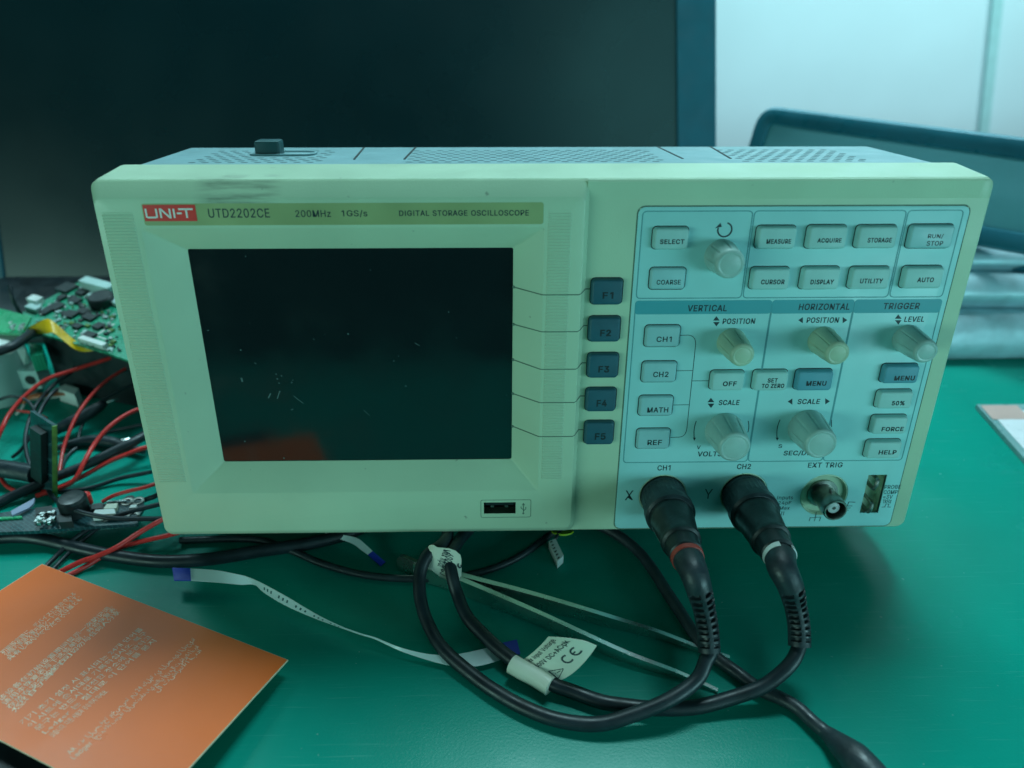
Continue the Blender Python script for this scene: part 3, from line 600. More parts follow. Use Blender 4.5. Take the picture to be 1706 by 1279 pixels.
# --- nameplate
n0 = fc(235, 339, -3.7); n1 = fc(905, 373, -3.7)
b = MB(); b.plate(n0.x, n1.x, n1.z, n0.z, .8, [(0, -3.6), (0, -3.78)]); npl = b.build('nameplate', M['nameplate'], osc)
g0 = fc(237, 341, -3.8); g1 = fc(329, 368, -3.8)
b = MB(); b.box(g0.x, g1.x, -3.9, -3.7, g1.z, g0.z); b.build('logo_field', M['red'], npl)
def ntext(mb, s, x0, x1, y, h, bold=.006, **k):
    a = fc(x0, y, -3.8); q = fc(x1, y, -3.8); t = fc(x0, y-h/2, -3.8); u = fc(x0, y+h/2, -3.8)
    text_on(mb, s, a.x, q.x, a.z, t.z-u.z, -3.80, bold=bold, **k)
b = MB()
LG = [fc(242, 355, -3.9), fc(322, 355, -3.9)]; lt = fc(242, 347.5, -3.9).z; lb_ = fc(242, 363, -3.9).z
def bar(pts, wd): b.line([Vector((LG[0].x+(LG[1].x-LG[0].x)*u, lb_+(lt-lb_)*v)) for u, v in pts], wd, -4.02, -3.88)
for pts in ([(.02, 1), (.02, .12), (.05, .06), (.20, .06), (.235, .12), (.235, 1)], [(.32, 0), (.32, .94), (.335, .94), (.50, .06), (.515, .06), (.515, 1)], [(.60, 0), (.60, 1)], [(.66, .5), (.76, .5)], [(.70, .94), (1.0, .94)], [(.86, .94), (.86, 0)]): bar(pts, .62)
b.build('logo_letters', M['white_print'], npl)
b = MB()
ntext(b, 'UTD2202CE', 347, 449, 355, 15.5); ntext(b, '200MHz', 492, 551, 355.7, 11.5); ntext(b, '1GS/s', 569, 612, 355.7, 11.8)
ntext(b, 'DIGITAL STORAGE OSCILLOSCOPE', 665, 881, 355, 9.5, bold=.012)
b.build('lettering', M['ink'], npl)
# --- control panel film
c0 = fc(1063, 343, 0); c1 = fc(1486, 872, 0); cr = 313.2
b = MB(); b.plate(193.2, cr, 1.2, 138.9, 2.6, [(0, 1.2), (0, -.25), (.3, -.4)]); cp = b.build('control_panel', M['panel'], osc)
cut_ = MB()
ch = [(212.6, 17.8), (247.1, 18.2), (281.6, 17.2)]
for x, z in ch: cut_.lathe((x, -3, z), (0, 1, 0), [(0, 10.2), (7, 10.2)], 40)
pr0 = fc(1437, 791, -.4); pr0.x = fc(1432.5, 853, -.4).x; pr1 = fc(1463, 854, -.4); cut_.box(pr0.x, pr1.x, -3, 4, pr1.z, pr0.z)
cut(cp, cut_)
b = MB(); b.plate(192.7, cr+.5, .7, 139.4, 2.9, [(0, .4), (0, -.05)]); b.build('panel_seam', M['groove'], osc)
cutm = MB(); cutm.box(193.6, 312.8, -4, 4, 1.6, 138.5); 
cut(C.objects['panel_seam'], cutm)
# --- printed frames
def P2(x, y): p = fc(x, y, -.42); return Vector((p.x, p.z))
def rounded(pts, r):
    out = []; n = len(pts)
    for i in range(n):
        p = pts[i]; a = (pts[i-1]-p); c = (pts[(i+1) % n]-p); rr = min(r, a.length*.4, c.length*.4); a = a.normalized()*rr; c = c.normalized()*rr
        for k in range(5):
            t = k/4; out.append((p+a)*(1-t)**2+p*2*t*(1-t)+(p+c)*t*t)
    return out
b = MB()
xg = [194.6, 234.9, 290.6, 311.4]; zt, zb = 137.4, 104.9
for i in range(3): b.line(rounded([Vector((xg[i]+.15, zt)), Vector((xg[i+1]-.5, zt)), Vector((xg[i+1]-.5, zb)), Vector((xg[i]+.15, zb))], 1.6), .38, -.46, -.38, closed=True)
zh0, zh1 = 104.0, 98.6; zlow = fc(1200, 769, -.4).z
xl = [194.6, 246.6, 278.0, 311.4]
for i in range(3): b.line(rounded([Vector((xl[i]+.15, zh0-.2)), Vector((xl[i+1]-.2, zh0-.2)), Vector((xl[i+1]-.2, zlow)), Vector((xl[i]+.15, zlow))], 1.6), .38, -.46, -.38, closed=True)
b.build('printed_frame', M['panel_line'], cp)
b = MB()
for i in range(3): b.plate(xl[i], xl[i+1]-(.1 if i < 2 else 0), zh1, zh0, 1.2, [(0, -.38), (0, -.50)])
b.build('header_band', M['band'], cp)
def ptext(mb, s, x0, x1, y, h, yy=-.42, bold=.012, shear=.0, **k):
    a = fc(x0, y, yy); q = fc(x1, y, yy); t = fc(x0, y-h/2, yy); u = fc(x0, y+h/2, yy)
    text_on(mb, s, a.x, q.x, a.z, t.z-u.z, yy, bold=bold, shear=shear, **k)
b = MB()
for s, x0, x1, y in (('VERTICAL', 1146, 1211, 513.3), ('HORIZONTAL', 1331, 1415.6, 511), ('TRIGGER', 1472, 1532, 509.7)): ptext(b, s, x0, x1, y, 10.8, -.51, bold=.02, shear=.05)
for a in (('POSITION', 1204, 1258, 535, 9.3), ('POSITION', 1344, 1397.6, 533.2, 9.3), ('LEVEL', 1507, 1540, 531.5, 8.8), ('SCALE', 1197.5, 1232, 670.5, 8.6), ('SCALE', 1329, 1366, 668.8, 8.6)): ptext(b, *a, bold=.018, shear=.05)
ptext(b, 'V', 1161, 1167, 745, 6); ptext(b, 'S', 1297, 1303, 743, 6)
ptext(b, 'VOLTS/DIV', 1162.6, 1230, 756.5, 9.4, bold=.015, shear=.05); ptext(b, 'SEC/DIV', 1305.6, 1357, 755, 9, bold=.015, shear=.05)
ptext(b, 'CH1', 1095.4, 1117, 779.3, 8.6); ptext(b, 'CH2', 1228, 1251, 777, 8.6); ptext(b, 'EXT TRIG', 1346.4, 1403.6, 774.7, 8.4)
ptext(b, 'X', 1041.5, 1055, 825, 16, bold=.0); ptext(b, 'Y', 1173.5, 1187, 822.5, 16, bold=.0)
def tri(cx, cy, dx, dy, hw, ln):           # arrow head drawn in photo pixels
    p = [P2(cx+dx*ln, cy+dy*ln), P2(cx-dy*hw, cy+dx*hw), P2(cx+dy*hw, cy-dx*hw)]
    b.rings([[Vector((q.x, y, q.y)) for q in p] for y in (-.38, -.47)])
for x, y in ((1193.5, 535), (1496.5, 532), (1184.5, 671)): tri(x, y-1.2, 0, -1, 5.5, 7.2); tri(x, y+1.2, 0, 1, 5.5, 7.2)
for x, y, s in ((1337.5, 533.2, -1), (1404, 533, 1), (1320, 668.8, -1), (1375, 668.3, 1)): tri(x, y, s, 0, 5, 7.5)
tri(1157, 729, -.1, 1, 2.4, 5); tri(1295, 729, -.1, 1, 2.4, 5)
# rotate symbol
cc = P2(1207.5, 382.5); rr = 2.55
b.line([cc+Vector((math.cos(math.radians(a)), math.sin(math.radians(a))))*rr for a in range(75, -200, -15)], .55, -.47, -.38)
pe = cc+Vector((math.cos(math.radians(-200)), math.sin(math.radians(-200))))*rr
b.rings([[Vector((pe.x+u, y, pe.y+v)) for u, v in ((-1.2, -.3), (1.2, .2), (.5, 1.6))] for y in (-.38, -.47)])
def ln(pts, wd=.22, r=0): b.line([P2(*p) for p in pts], wd, -.465, -.38)
def corner(a, c, e, n=5): return [((1-t)**2*a[0]+2*t*(1-t)*c[0]+t*t*e[0], (1-t)**2*a[1]+2*t*(1-t)*c[1]+t*t*e[1]) for t in [i/n for i in range(n+1)]]
ln([(1133, 558.5)]+corner((1147, 558), (1159, 559), (1159, 573))+corner((1144.5, 712), (1143, 728), (1131, 728))+[(1117, 728.5)])
ln([(1126, 617.5), (1154, 617)]); ln([(1120, 674.5), (1147.5, 674)]); ln([(1152.5, 634.3), (1186, 634)])
ln(corner((1160, 701), (1154, 716), (1157, 732)), .3); ln(corner((1246.5, 701), (1249, 710), (1246, 720)), .3)
ln(corner((1299.5, 699), (1292, 714), (1295, 732)), .3); ln([(1385.2, 699), (1385.4, 711)], .3)
# ground marks
ln([(1360, 853), (1358.5, 862)], .25); ln([(1349, 862.5), (1368, 861)], .25)
for x in (1350, 1358.5, 1367): ln([(x, 861.8), (x-2, 868)], .25)
ln([(1414, 836), (1425, 836.5)], .25); ln([(1414, 836), (1411.5, 843)], .25); ln([(1403, 843), (1420, 842.5)], .25); ln([(1406, 846.5), (1417, 846)], .25); ln([(1409, 850), (1414, 849.6)], .25)
ln([(1469, 844.5), (1474, 844.5), (1476, 839.5), (1481, 839.5), (1479, 844.5), (1484, 844.5)], .22)
b.build('lettering', M['ink'], cp)
b = MB()
ptext(b, 'All Inputs', 1279, 1321, 829.8, 7.5, bold=.01); ptext(b, '1MO=24pF', 1270, 1318, 838.5, 7, bold=.01); ptext(b, '400Vp Max', 1266, 1315.5, 847, 7, bold=.01); ptext(b, 'CAT II', 1279, 1306, 855.3, 6.5, bold=.01)
for s, a, q, y in (('PROBE', 1473.8, 1500.7, 811), ('COMP', 1472.4, 1495, 819.6), ('=3V', 1471.5, 1487, 827.5), ('1kHz', 1471, 1485, 834.8)): ptext(b, s, a, q, y, 6.4, bold=.01)
b.build('small_print', M['faintink'], cp)
# --- push buttons
BT = [((1088, 377, 1147, 417), 3, 'button', [('SELECT', 1099.5, 1140, 402.5, 8)]),
      ((1083, 445, 1141, 483), 1.6, 'button_clear', [('COARSE', 1094, 1134, 470, 8)]),
      ((1261, 375, 1325, 416), 3, 'button', [('MEASURE', 1277, 1318, 402, 8)]),
      ((1345, 374, 1409, 416), 3, 'button', [('ACQUIRE', 1362, 1402, 400.6, 8)]),
      ((1427, 374, 1492, 415), 3, 'button', [('STORAGE', 1445.6, 1485.5, 400, 8)]),
      ((1251, 444, 1314, 484), 3, 'button', [('CURSOR', 1268, 1307, 469.6, 8)]),
      ((1335, 443, 1397, 484), 3, 'button', [('DISPLAY', 1350.5, 1389, 469.6, 8)]),
      ((1416, 443, 1480, 483), 3, 'button', [('UTILITY', 1433, 1470.7, 468, 8)]),
      ((1515, 373, 1585, 415), 2.4, 'button_clear', [('RUN/', 1546, 1571.7, 393.5, 8), ('STOP', 1544, 1571, 405.2, 8)]),
      ((1504, 442, 1568, 482), 3, 'button', [('AUTO', 1528.6, 1555.7, 466, 8)]),
      ((1075, 541, 1132, 579), 1.8, 'button_clear', [('CH1', 1093.8, 1119, 565, 9)]),
      ((1070, 601, 1126, 638), 1.8, 'button_clear', [('CH2', 1088.4, 1113.7, 623.6, 9)]),
      ((1065, 658, 1120, 694), 1.8, 'button_clear', [('MATH', 1078.4, 1113.3, 682.8, 8.5)]),
      ((1061, 713, 1115, 749), 1.8, 'button_clear', [('REF', 1078.8, 1102.8, 737, 8.5)]),
      ((1184, 616, 1239, 652), 3, 'button', [('OFF', 1204.4, 1227.4, 639.2, 8)]),
      ((1255, 615, 1311, 652), 3, 'button', [('SET', 1279, 1295.6, 633.6, 7.2), ('TO ZERO', 1269, 1306.5, 642.7, 7.2)]),
      ((1326, 614, 1385, 652), 3, 'blue_button', [('MENU', 1343.4, 1376.7, 638.6, 8)]),
      ((1470, 605, 1528, 640), 3, 'blue_button', [('MENU', 1490, 1524, 629.8, 8)]),
      ((1461, 648, 1518, 682), 3, 'button', [('50%', 1486, 1507, 671.5, 7.5)]),
      ((1452, 690, 1509, 724), 3, 'button', [('FORCE', 1469, 1505.3, 714.7, 7.2)]),
      ((1443, 731, 1499, 765), 3, 'button', [('HELP', 1464, 1493.4, 753.4, 7)])]
for px, pr, mt, lg in BT:
    kc = keycap('button', px, pr, M[mt], 1.5, legends=lg, bold=.014 if mt == 'button_clear' else .028, label='blue grey button with dark lettering' if mt == 'blue_button' else None)
    u = fc(px[0], px[1], -.4); v_ = fc(px[2], px[3], -pr); g_ = MB(); g_.plate(u.x-.28, v_.x+.2, v_.z-.2, u.z+.28, 1.7, [(0, -.35), (0, -.44)]); g_.build('opening', M['dark_gap'], kc)  # thin dark plate stands in for shade in the button gap
# --- knobs
def knob(x, z, r0, r1, L_, mt, n_fl, label=None):
    e = MB(); fl = lambda L, a: 1-.075*(max(0, math.cos(n_fl*a))**24)*(1 if L > 1.2 and L < L_-1.2 else 0)
    e.lathe((x, -.42, z), (0, -1, 0), [(0, r0*1.0), (.6, r0*1.02), (1.2, r0), (1.5, r0*.995), (L_*.5, (r0+r1)*.5+.15), (L_-1.6, r1+.12), (L_-1.0, r1+.06), (L_-.35, r1-.25), (L_, r1-.9)], 96, fl)
    k = e.build('knob', mt, osc, smooth_ang=50)
    if label: k['label'] = label
    e = MB(); e.lathe((x, -.42-L_, z), (0, -1, 0), [(-.3, r1-.95), (.12, r1-1.0), (.02, r1-1.4), (-.12, r1*.45), (-.15, .01)], 48); e.build('cap', mt, k, smooth_ang=50)
knob(224.8, 121.0, 6.2, 5.3, 12.0, M['knob'], 8)
knob(232.9, 87.2, 5.6, 4.5, 14.5, M['knob_yellow'], 8, 'yellowed knob')
kh = fc(1368, 566, 0); knob(kh.x+.2, kh.z, 5.6, 4.5, 14.5, M['knob_yellow'], 8, 'yellowed knob')
kt = fc(1509, 563, 0); knob(kt.x+.1, kt.z, 5.6, 4.5, 14.5, M['knob'], 8)
knob(234.8, 48.8, 7.7, 6.3, 15, M['knob'], 9)
kh = fc(1342, 711, 0); knob(kh.x+.2, kh.z+.2, 7.7, 6.3, 15, M['knob'], 9)
# --- input sockets
for i, (x, z) in enumerate(ch):
    e = MB(); e.lathe((x, 0, z), (0, 1, 0), [(-.15, 10.15), (-.3, 9.7), (.0, 9.5), (1.6, 9.2), (1.7, .1), (3, .1), (3, 10.15)], 48, cap0=False, cap1=False)
    so = e.build('input_socket', M['cream'], osc)
    e = MB(); e.lathe((x, 1.8, z), (0, -1, 0), [(0, 6.4), (1.2, 6.4), (1.3, 4.8), (8.0, 4.8), (8.3, 5.0), (13.8, 4.9), (14.2, 4.6), (14.2, 4.1), (6, 4.0), (6, .1)], 40, cap1=False)
    e.lathe((x, -5.0, z+4.9), (0, 0, 1), [(-1, .8), (1.2, .8)], 12)
    e.build('barrel', M['nickel'], so, smooth_ang=40)
    e = MB(); e.lathe((x, -4.5, z), (0, -1, 0), [(0, 2.6), (5.8, 2.5), (6.0, 2.2), (6.0, .8), (3, .7)], 28, cap1=True); e.build('insulator', M['white_plastic'], so)
    e = MB(); e.lathe((x, -4.5, z), (0, -1, 0), [(0, .6), (5.0, .6), (5.4, .3)], 12); e.build('centre_pin', M['nickel'], so)
# --- probe compensation terminals in their recess
x0, x1, z0_, z1_ = pr0.x, pr1.x, pr1.z, pr0.z
e = MB(); e.rings([[Vector((a, y, c)) for a, c in ((x0, z0_), (x1, z0_), (x1, z1_), (x0, z1_))] for y in (.2, 5)], cap0=False)
rc = e.build('terminal_recess', M['cream'], osc)
e = MB()
for cz in (z0_+3.6, z1_-3.8):
    e.tube([(x0+2.6, 5, cz-2.2), (x0+2.6, -1.0, cz-2.3), (x0+3.0, -2.0, cz-1.2), (x0+3.3, -2.2, cz+.6), (x0+3.6, -1.0, cz+2.1), (x0+3.4, 5, cz+2.2)], .85, 8, 4)
e.build('terminal_loop', M['nickel'], rc)
# --- usb port
e = MB(); e.rings([R4(u0.x, u1.x, u1.z, u0.z, .3, -3.6), R4(u0.x, u1.x, u1.z, u0.z, .3, 6)], cap0=False)
us = e.build('usb_port', M['black'], osc)
e = MB(); e.box(u0.x+.6, u1.x-.6, -2.5, 5.9, u0.z-2.1, u0.z-.35); e.build('tongue', M['chip'], us)
e = MB()
for k in (.27, .71): x = u0.x+(u1.x-u0.x)*k; e.box(x-.7, x+.7, -3.0, 3, u0.z-2.8, u0.z-2.0)
e.build('contact_spring', M['nickel'], us)
a = fc(801, 833, -3.7); q = fc(884, 861, -3.7)
e = MB(); e.line(rounded([Vector((a.x, a.z)), Vector((q.x, a.z)), Vector((q.x, q.z)), Vector((a.x, q.z))], .8), .22, -3.76, -3.6, closed=True)
ctr = fc(872, 847, -3.7)
def V2(u, v): return Vector((ctr.x+u, ctr.z+v))
for pts in ([(0, -2.3), (0, 2.0)], [(0, -1.2), (1.0, -.2), (1.0, .8)], [(0, -.6), (-1.0, .3), (-1.0, 1.0)], [(-.5, 1.7), (0, 2.5), (.5, 1.7)]): e.line([V2(*p) for p in pts], .3, -3.76, -3.6)
e.lathe((ctr.x, -3.65, ctr.z-2.4), (0, -1, 0), [(0, .45), (.1, .45)], 10)
e.build('port_marking', M['groove'], osc)
# --- grey body
e = MB()
e.rings([rrect(.9, WD-.9, 1, HT+.6, 4, 22, 4), rrect(.7, WD-.7, 1, HT+.35, 4, 40, 4), rrect(.7, WD-.7, 1, HT, 4, 90.5, 4), rrect(2.5, WD-2.5, 3, HT-2, 4, 92.5, 4), rrect(14, WD-14, 12, HT-16, 6, 118, 4)])
bo = e.build('body', M['body'], osc)
zt_ = 149.55
def ztop(y): return HT+.6-(.25/18)*(y-22) if y < 40 else HT+.35-(.35/50.5)*(y-40)
e = MB()
def hexa(cx, cy, rx_, ry_):
    pts = [Vector((cx+rx_*math.cos(math.radians(a)), cy+ry_*math.sin(math.radians(a)), ztop(cy)+.06)) for a in (0, 60, 120, 180, 240, 300)]
    e.rings([[p-Vector((0, 0, .4)) for p in pts], pts])
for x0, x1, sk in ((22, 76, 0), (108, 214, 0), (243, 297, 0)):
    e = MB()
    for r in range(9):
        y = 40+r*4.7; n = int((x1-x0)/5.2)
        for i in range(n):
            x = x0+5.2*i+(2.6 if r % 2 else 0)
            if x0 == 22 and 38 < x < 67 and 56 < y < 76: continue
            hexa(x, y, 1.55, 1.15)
    e.build('vent_grille', M['vent'], bo)  # raised dark hexagons; the holes' shade is put into their colour
for (xa, ya), (xb, yb) in (((85, 48), (83, 91)), ((105.4, 48), (106.6, 91)), ((219.5, 48), (218.1, 91)), ((239.3, 48), (242.6, 91))):
    e = MB(); e.strip([(xa-.45, ya, ztop(ya)+.05), (xb-.45, yb-.6, ztop(yb)+.05)], [(xa+.45, ya, ztop(ya)+.05), (xb+.45, yb-.6, ztop(yb)+.05)], .3); e.build('moulding_seam', M['dark_gap'], bo)
# --- power button in its oval well
pb = empty('power_button'); pb.parent = osc
yb = 66.0; zb_ = ztop(yb)
def oval(rx_, ry_, z, cx=52.3): return [Vector((cx+math.copysign(abs(math.cos(a))**.4, math.cos(a))*rx_, yb+math.copysign(abs(math.sin(a))**.6, math.sin(a))*ry_, z)) for a in [2*math.pi*i/40 for i in range(40)]]
e = MB(); e.rings([oval(14, 6.4, zb_-.2), oval(14, 6.4, zb_+.8), oval(13, 5.4, zb_+.9), oval(12.6, 5.0, zb_+.2)]); e.build('button_well', M['body'], pb)
e = MB(); rs = []
for ins, z in ((0, zb_+.1), (0, zb_+5.0), (.3, zb_+5.7), (1.0, zb_+6.0)):
    rs.append([Vector((x, y, z)) for x, y in [(p.x, p.z) for p in rrect(41.2+ins, 51.8-ins, 61+ins, 70-ins, max(.1, 1.3-ins), 0, 4)]])
e.rings(rs); e.build('push_cap', M['powerbtn'], pb)
# --- feet
for x in (38, 268):
    e = MB(); e.tube([(x, 40, 2), (x, 38.0, -13)], 5, 14, 1); e.lathe((x, 38, -11), (0, -.12, -1), [(0, 5.2), (3.5, 5.0), (4.2, 4.2)], 20)
    e.build('foot', M['black'], osc)
    e = MB(); e.lathe((x, 84, 2), (0, 0, -1), [(0, 7), (9.6, 6.5), (10.4, 5.5)], 20); e.build('foot', M['black'], osc)

# ================================================================== PROBE LEADS
def put(name, at): return empty(name, at)
# (the flag's lettering goes on its upper side)
def grid_patch(rows, mt, name, parent, at, th=.25):
    """thin curled sheet through rows of world points"""
    nr, nc = len(rows), len(rows[0]); top = [[Vector(p) for p in r] for r in rows]; nor = []
    for i in range(nr):
        rr_ = []
        for j in range(nc):
            a = top[min(i+1, nr-1)][j]-top[max(i-1, 0)][j]; c = top[i][min(j+1, nc-1)]-top[i][max(j-1, 0)]; rr_.append(c.cross(a).normalized())
        nor.append(rr_)
    b = MBO(at); vs = [p for r in top for p in r]+[top[i][j]-nor[i][j]*th for i in range(nr) for j in range(nc)]; N_ = nr*nc; fs = []
    for i in range(nr-1):
        for j in range(nc-1):
            k = i*nc+j; fs.append((k, k+1, k+nc+1, k+nc)); fs.append((N_+k, N_+k+nc, N_+k+nc+1, N_+k+1))
    def side(a, c): fs.append((a, c, N_+c, N_+a))
    for j in range(nc-1): side(j, j+1); side((nr-1)*nc+j, (nr-1)*nc+j+1)
    for i in range(nr-1): side(i*nc, (i+1)*nc); side(i*nc+nc-1, (i+1)*nc+nc-1)
    b.add(vs, fs); o = b.build(name, mt, parent, smooth_ang=60)
    def at_uv(u, v, off=.0):
        fi, fj = min(max(v, 0), .9999)*(nr-1), min(max(u, 0), .9999)*(nc-1); i, j = int(fi), int(fj); s, t = fi-i, fj-j
        g = lambda A: A[i][j]*(1-s)*(1-t)+A[i+1][j]*s*(1-t)+A[i][j+1]*(1-s)*t+A[i+1][j+1]*s*t
        return g(top)+g(nor)*off
    return o, at_uv
def text_patch(b, at_uv, s, u0, u1, v0, v1, bold=.0, flip=1, lift=.06):
    vs, fs = text_geo(s, bold); a = min(v.x for v in vs); c = max(v.x for v in vs); lo = min(v.y for v in vs); hi = max(v.y for v in vs)
    b.add([at_uv(u0+(v.x-a)/(c-a)*(u1-u0), v1+(v.y-lo)/(hi-lo)*(v0-v1), flip*(.13+v.z*2)+(flip-1)*.125) for v in vs], fs)

def lead(label, ch_xy, neck, cable, ring_mat, ring_gap, sticker):
    x, z = ch_xy; base = s2w((x, -.5, z)); ax = -VV
    e = empty('probe_lead', base); tag(e, label, 'probe lead')
    grip = lambda L, a: 1+.018*math.cos(30*a)*(1 if 1.5 < L < 11 else 0)
    b = MBO(base); b.lathe(base, ax, [(-1.0, 8.9), (0, 9.2), (1.5, 9.35), (2, 9.1), (2.4, 9.4), (10.5, 9.3), (11.2, 10.1), (15.0, 10.1), (16, 9.2), (16.2, 8.0)], 60, grip); b.build('locking_collar', M['black_soft'], e)
    b = MBO(base); b.lathe(base, ax, [(15, 8.6), (16, 8.8), (20, 8.6), (31, 7.5), (31.5, 7.8), (33.6, 7.7), (34, 7.2), (34.3, 6.7), (41.0, 6.4), (41.8, 5.4)], 40); b.build('plug_body', M['black'], e)
    b = MBO(base)
    a_ = ax.cross(Vector((0, 0, 1))).normalized(); c_ = ax.cross(a_).normalized(); rs = []
    seg = 40; lo, hi = (0, seg) if not ring_gap else (4, seg-2)
    for i in range(lo, hi+1):
        t = 2*math.pi*i/seg+(1.35*math.pi if ring_gap else 0); d_ = a_*math.cos(t)+c_*math.sin(t)
        rs.append([base+ax*41.8+d_*5.6, base+ax*42.0+d_*6.2, base+ax*44.0+d_*6.1, base+ax*44.4+d_*5.3])
    b.rings(rs, bool(ring_gap), bool(ring_gap)); b.build('marker_ring', ring_mat, e)
    if sticker:
        b = MBO(base); rs = []
        for i in range(9):
            t = sticker+.09*i; d_ = a_*math.cos(t)+c_*math.sin(t); rs.append([base+ax*18.5+d_*8.76, base+ax*29.5+d_*7.72, base+ax*29.5+d_*7.4, base+ax*18.5+d_*8.4])
        b.rings(rs); b.build('sticker', M['teal_edge'], e)
    # ribbed strain relief: smooth collar, then segments with openings on two sides
    p0 = base+ax*43.0; P = [p0]+neck; S = smooth(P, 8); n = len(S); b = MBO(base)
    tot = [0]
    for i in range(1, n): tot.append(tot[-1]+(S[i]-S[i-1]).length)
    def at_len(L):
        for i in range(1, n):
            if tot[i] >= L: t = (L-tot[i-1])/(tot[i]-tot[i-1]+1e-9); return S[i-1].lerp(S[i], t), (S[i]-S[i-1]).normalized()
        return S[-1], (S[-1]-S[-2]).normalized()
    T_ = tot[-1]; rs = []; core = []
    prev = None; st = .28; k = 0; L = 0
    side0 = Vector((1, 0, 0))
    start = T_*.36; pitch = (T_*.95-start)/9.0
    while L <= T_:
        p, t = at_len(L); a = (side0-t*side0.dot(t)).normalized(); c = t.cross(a)
        r = 5.8-1.75*min(1, L/(T_*.6)) if L < T_*.6 else 4.05-.05*(L/T_)
        q = (L-start)/pitch; slot = (q > 0 and q < 9 and (q % 1) > .42)
        ring_ = []
        for i in range(36):
            th_ = 2*math.pi*i/36; inslot = slot and .28 < abs(math.cos(th_)) < .93
            ring_.append(p+(a*math.cos(th_)+c*math.sin(th_))*(r-(1.5 if inslot else 0)))
        rs.append(ring_); L += st
    b.rings(rs); b.build('strain_relief', M['black_soft'], e, smooth_ang=50)
    b = MBO(base); b.tube([S[-5]]+cable, 2.65, 14, 6); b.build('cable', M['black_gloss'], e)
    return e, base
cable1 = [W(1184, 1086, 18.5), W(1176, 1101, 17), W(1161, 1132, 13), W(1116, 1165, 9.5), W(1053, 1191, 6), W(995, 1206, 3.6), W(929, 1199, 3.0), W(870, 1177, 3), W(823, 1150, 3), W(792, 1128, 3), W(748, 1091, 4), W(723, 1059, 5), W(703, 1010, 9), W(699, 962, 15), W(712, 925, 20), W(738, 905, 20), W(745, 880, 14), W(720, 830, 6), W(640, 790, 3), W(540, 780, 3)]
l1, lb1 = lead('black probe lead with a red ring in the oscilloscope socket marked X', ch[0], [W(1156, 954, 44), W(1165, 983, 39), W(1173, 1014, 32), W(1179, 1048, 25), W(1182, 1087, 18.5)], cable1, M['redring'], False, .35)
cable2 = [W(1332, 1075, 18.5), W(1320, 1102, 15.5), W(1296, 1126, 11.5), W(1266, 1146, 8), W(1217, 1163, 5), W(1158, 1178, 3.2), W(1093, 1180, 2.9), W(1040, 1175, 2.9), W(999, 1168, 3), W(952, 1151, 3.4), W(922, 1140, 4), W(880, 1117, 5), W(837, 1086, 5), W(805, 1057, 5), W(778, 1027, 6), W(762, 990, 9), W(753, 958, 14), W(750, 925, 18), W(765, 900, 16), W(790, 860, 8), W(760, 800, 3), W(650, 770, 3)]
l2, lb2 = lead('black probe lead with a white split ring in the socket marked Y', ch[1], [W(1303, 946, 43.5), W(1316, 974, 39), W(1325, 1008, 31), W(1331, 1043, 24), W(1332, 1077, 18.5)], cable2, M['whitering'], True, None)
# --- the label flag round the second lead's cable
b = MBO(lb2); b.tube([W(853, 1106, 5.2), W(870, 1116, 5), W(890, 1126, 4.6), W(917, 1143, 4.2)], 3.7, 18, 4); tb = b.build('label_sleeve', M['label'], l2)
A0, A1 = [(870, 1100, 6), (886, 1112, 6), (904, 1124, 5.6), (921, 1137, 5)], [(914, 1060, 20), (946, 1062, 23), (975, 1067, 23), (994, 1075, 20)]
Amid = [(893, 1082, 13), (914, 1092, 13), (938, 1101, 11.5), (958, 1118, 9)]
rows = []
for j in range(9):
    v = j/8*3; i = min(int(v), 2); t = v-i
    L3 = [[a+(c-a)*t for a, c in zip(R_[i], R_[i+1])] for R_ in (A0, Amid, A1)]
    w0, w1, w2 = [W(*q) for q in L3]
    rows.append([w0*(1-s)*(1-2*s)+w1*4*s*(1-s)+w2*s*(2*s-1) for s in [k/10 for k in range(11)]])
fl, uv = grid_patch(rows, M['label'], 'label_flag', l2, lb2)
def side_of(uv):
    p = uv(.5, .5, 0); d = uv(.5, .5, 1)-p
    return 1 if d.dot(CAM-p) > 0 else -1
sg = side_of(uv)
b = MBO(lb2)
def warn(b, uv, u0, u1, v0, v1, sg):
    c = [(u0, (v0+v1)/2*0+v1), (u0, v0), (u1, (v0+v1)/2)]   # base towards the sleeve, apex away
    rot_ = [((u0+u1)/2+( (v-.5*(v0+v1)) )*0, v) for u, v in c]
    pts = [(u0, v0), (u0, v1), (u1, (v0+v1)/2)]
    for i in range(3):
        p, q = pts[i], pts[(i+1) % 3]
        m_ = [(p[0]+(q[0]-p[0])*k/5, p[1]+(q[1]-p[1])*k/5) for k in range(6)]
        b.tube([uv(u, v, sg*.08) for u, v in m_], .26, 5, 1)
    mu = u0+(u1-u0)*.2; mv = (v0+v1)/2
    b.tube([uv(mu+(u1-u0)*.18, mv, sg*.08), uv(mu+(u1-u0)*.5, mv, sg*.08)], .24, 5, 1); b.tube([uv(mu, mv, sg*.08), uv(mu+(u1-u0)*.05, mv, sg*.08)], .26, 5, 1)
text_patch(b, uv, 'Max Input Voltage', .02, .93, .06, .22, 0, sg); text_patch(b, uv, '600V DC+ACpk', .10, .95, .30, .46, .01, sg)
def arc(b, uv, cu_, cv_, ru, rv, a0, a1, sg, wd=.42):
    b.tube([uv(cu_+ru*math.cos(math.radians(a0+(a1-a0)*k/10)), cv_+rv*math.sin(math.radians(a0+(a1-a0)*k/10)), sg*.1) for k in range(11)], wd, 6, 1)
arc(b, uv, .60, .68, .085, .105, 60, 300, sg); arc(b, uv, .80, .68, .085, .105, 60, 300, sg)
b.tube([uv(.72, .68, sg*.1), uv(.78, .68, sg*.1)], .36, 6, 1)
warn(b, uv, .16, .40, .66, .94, sg)
b.build('lettering', M['ink'], fl)
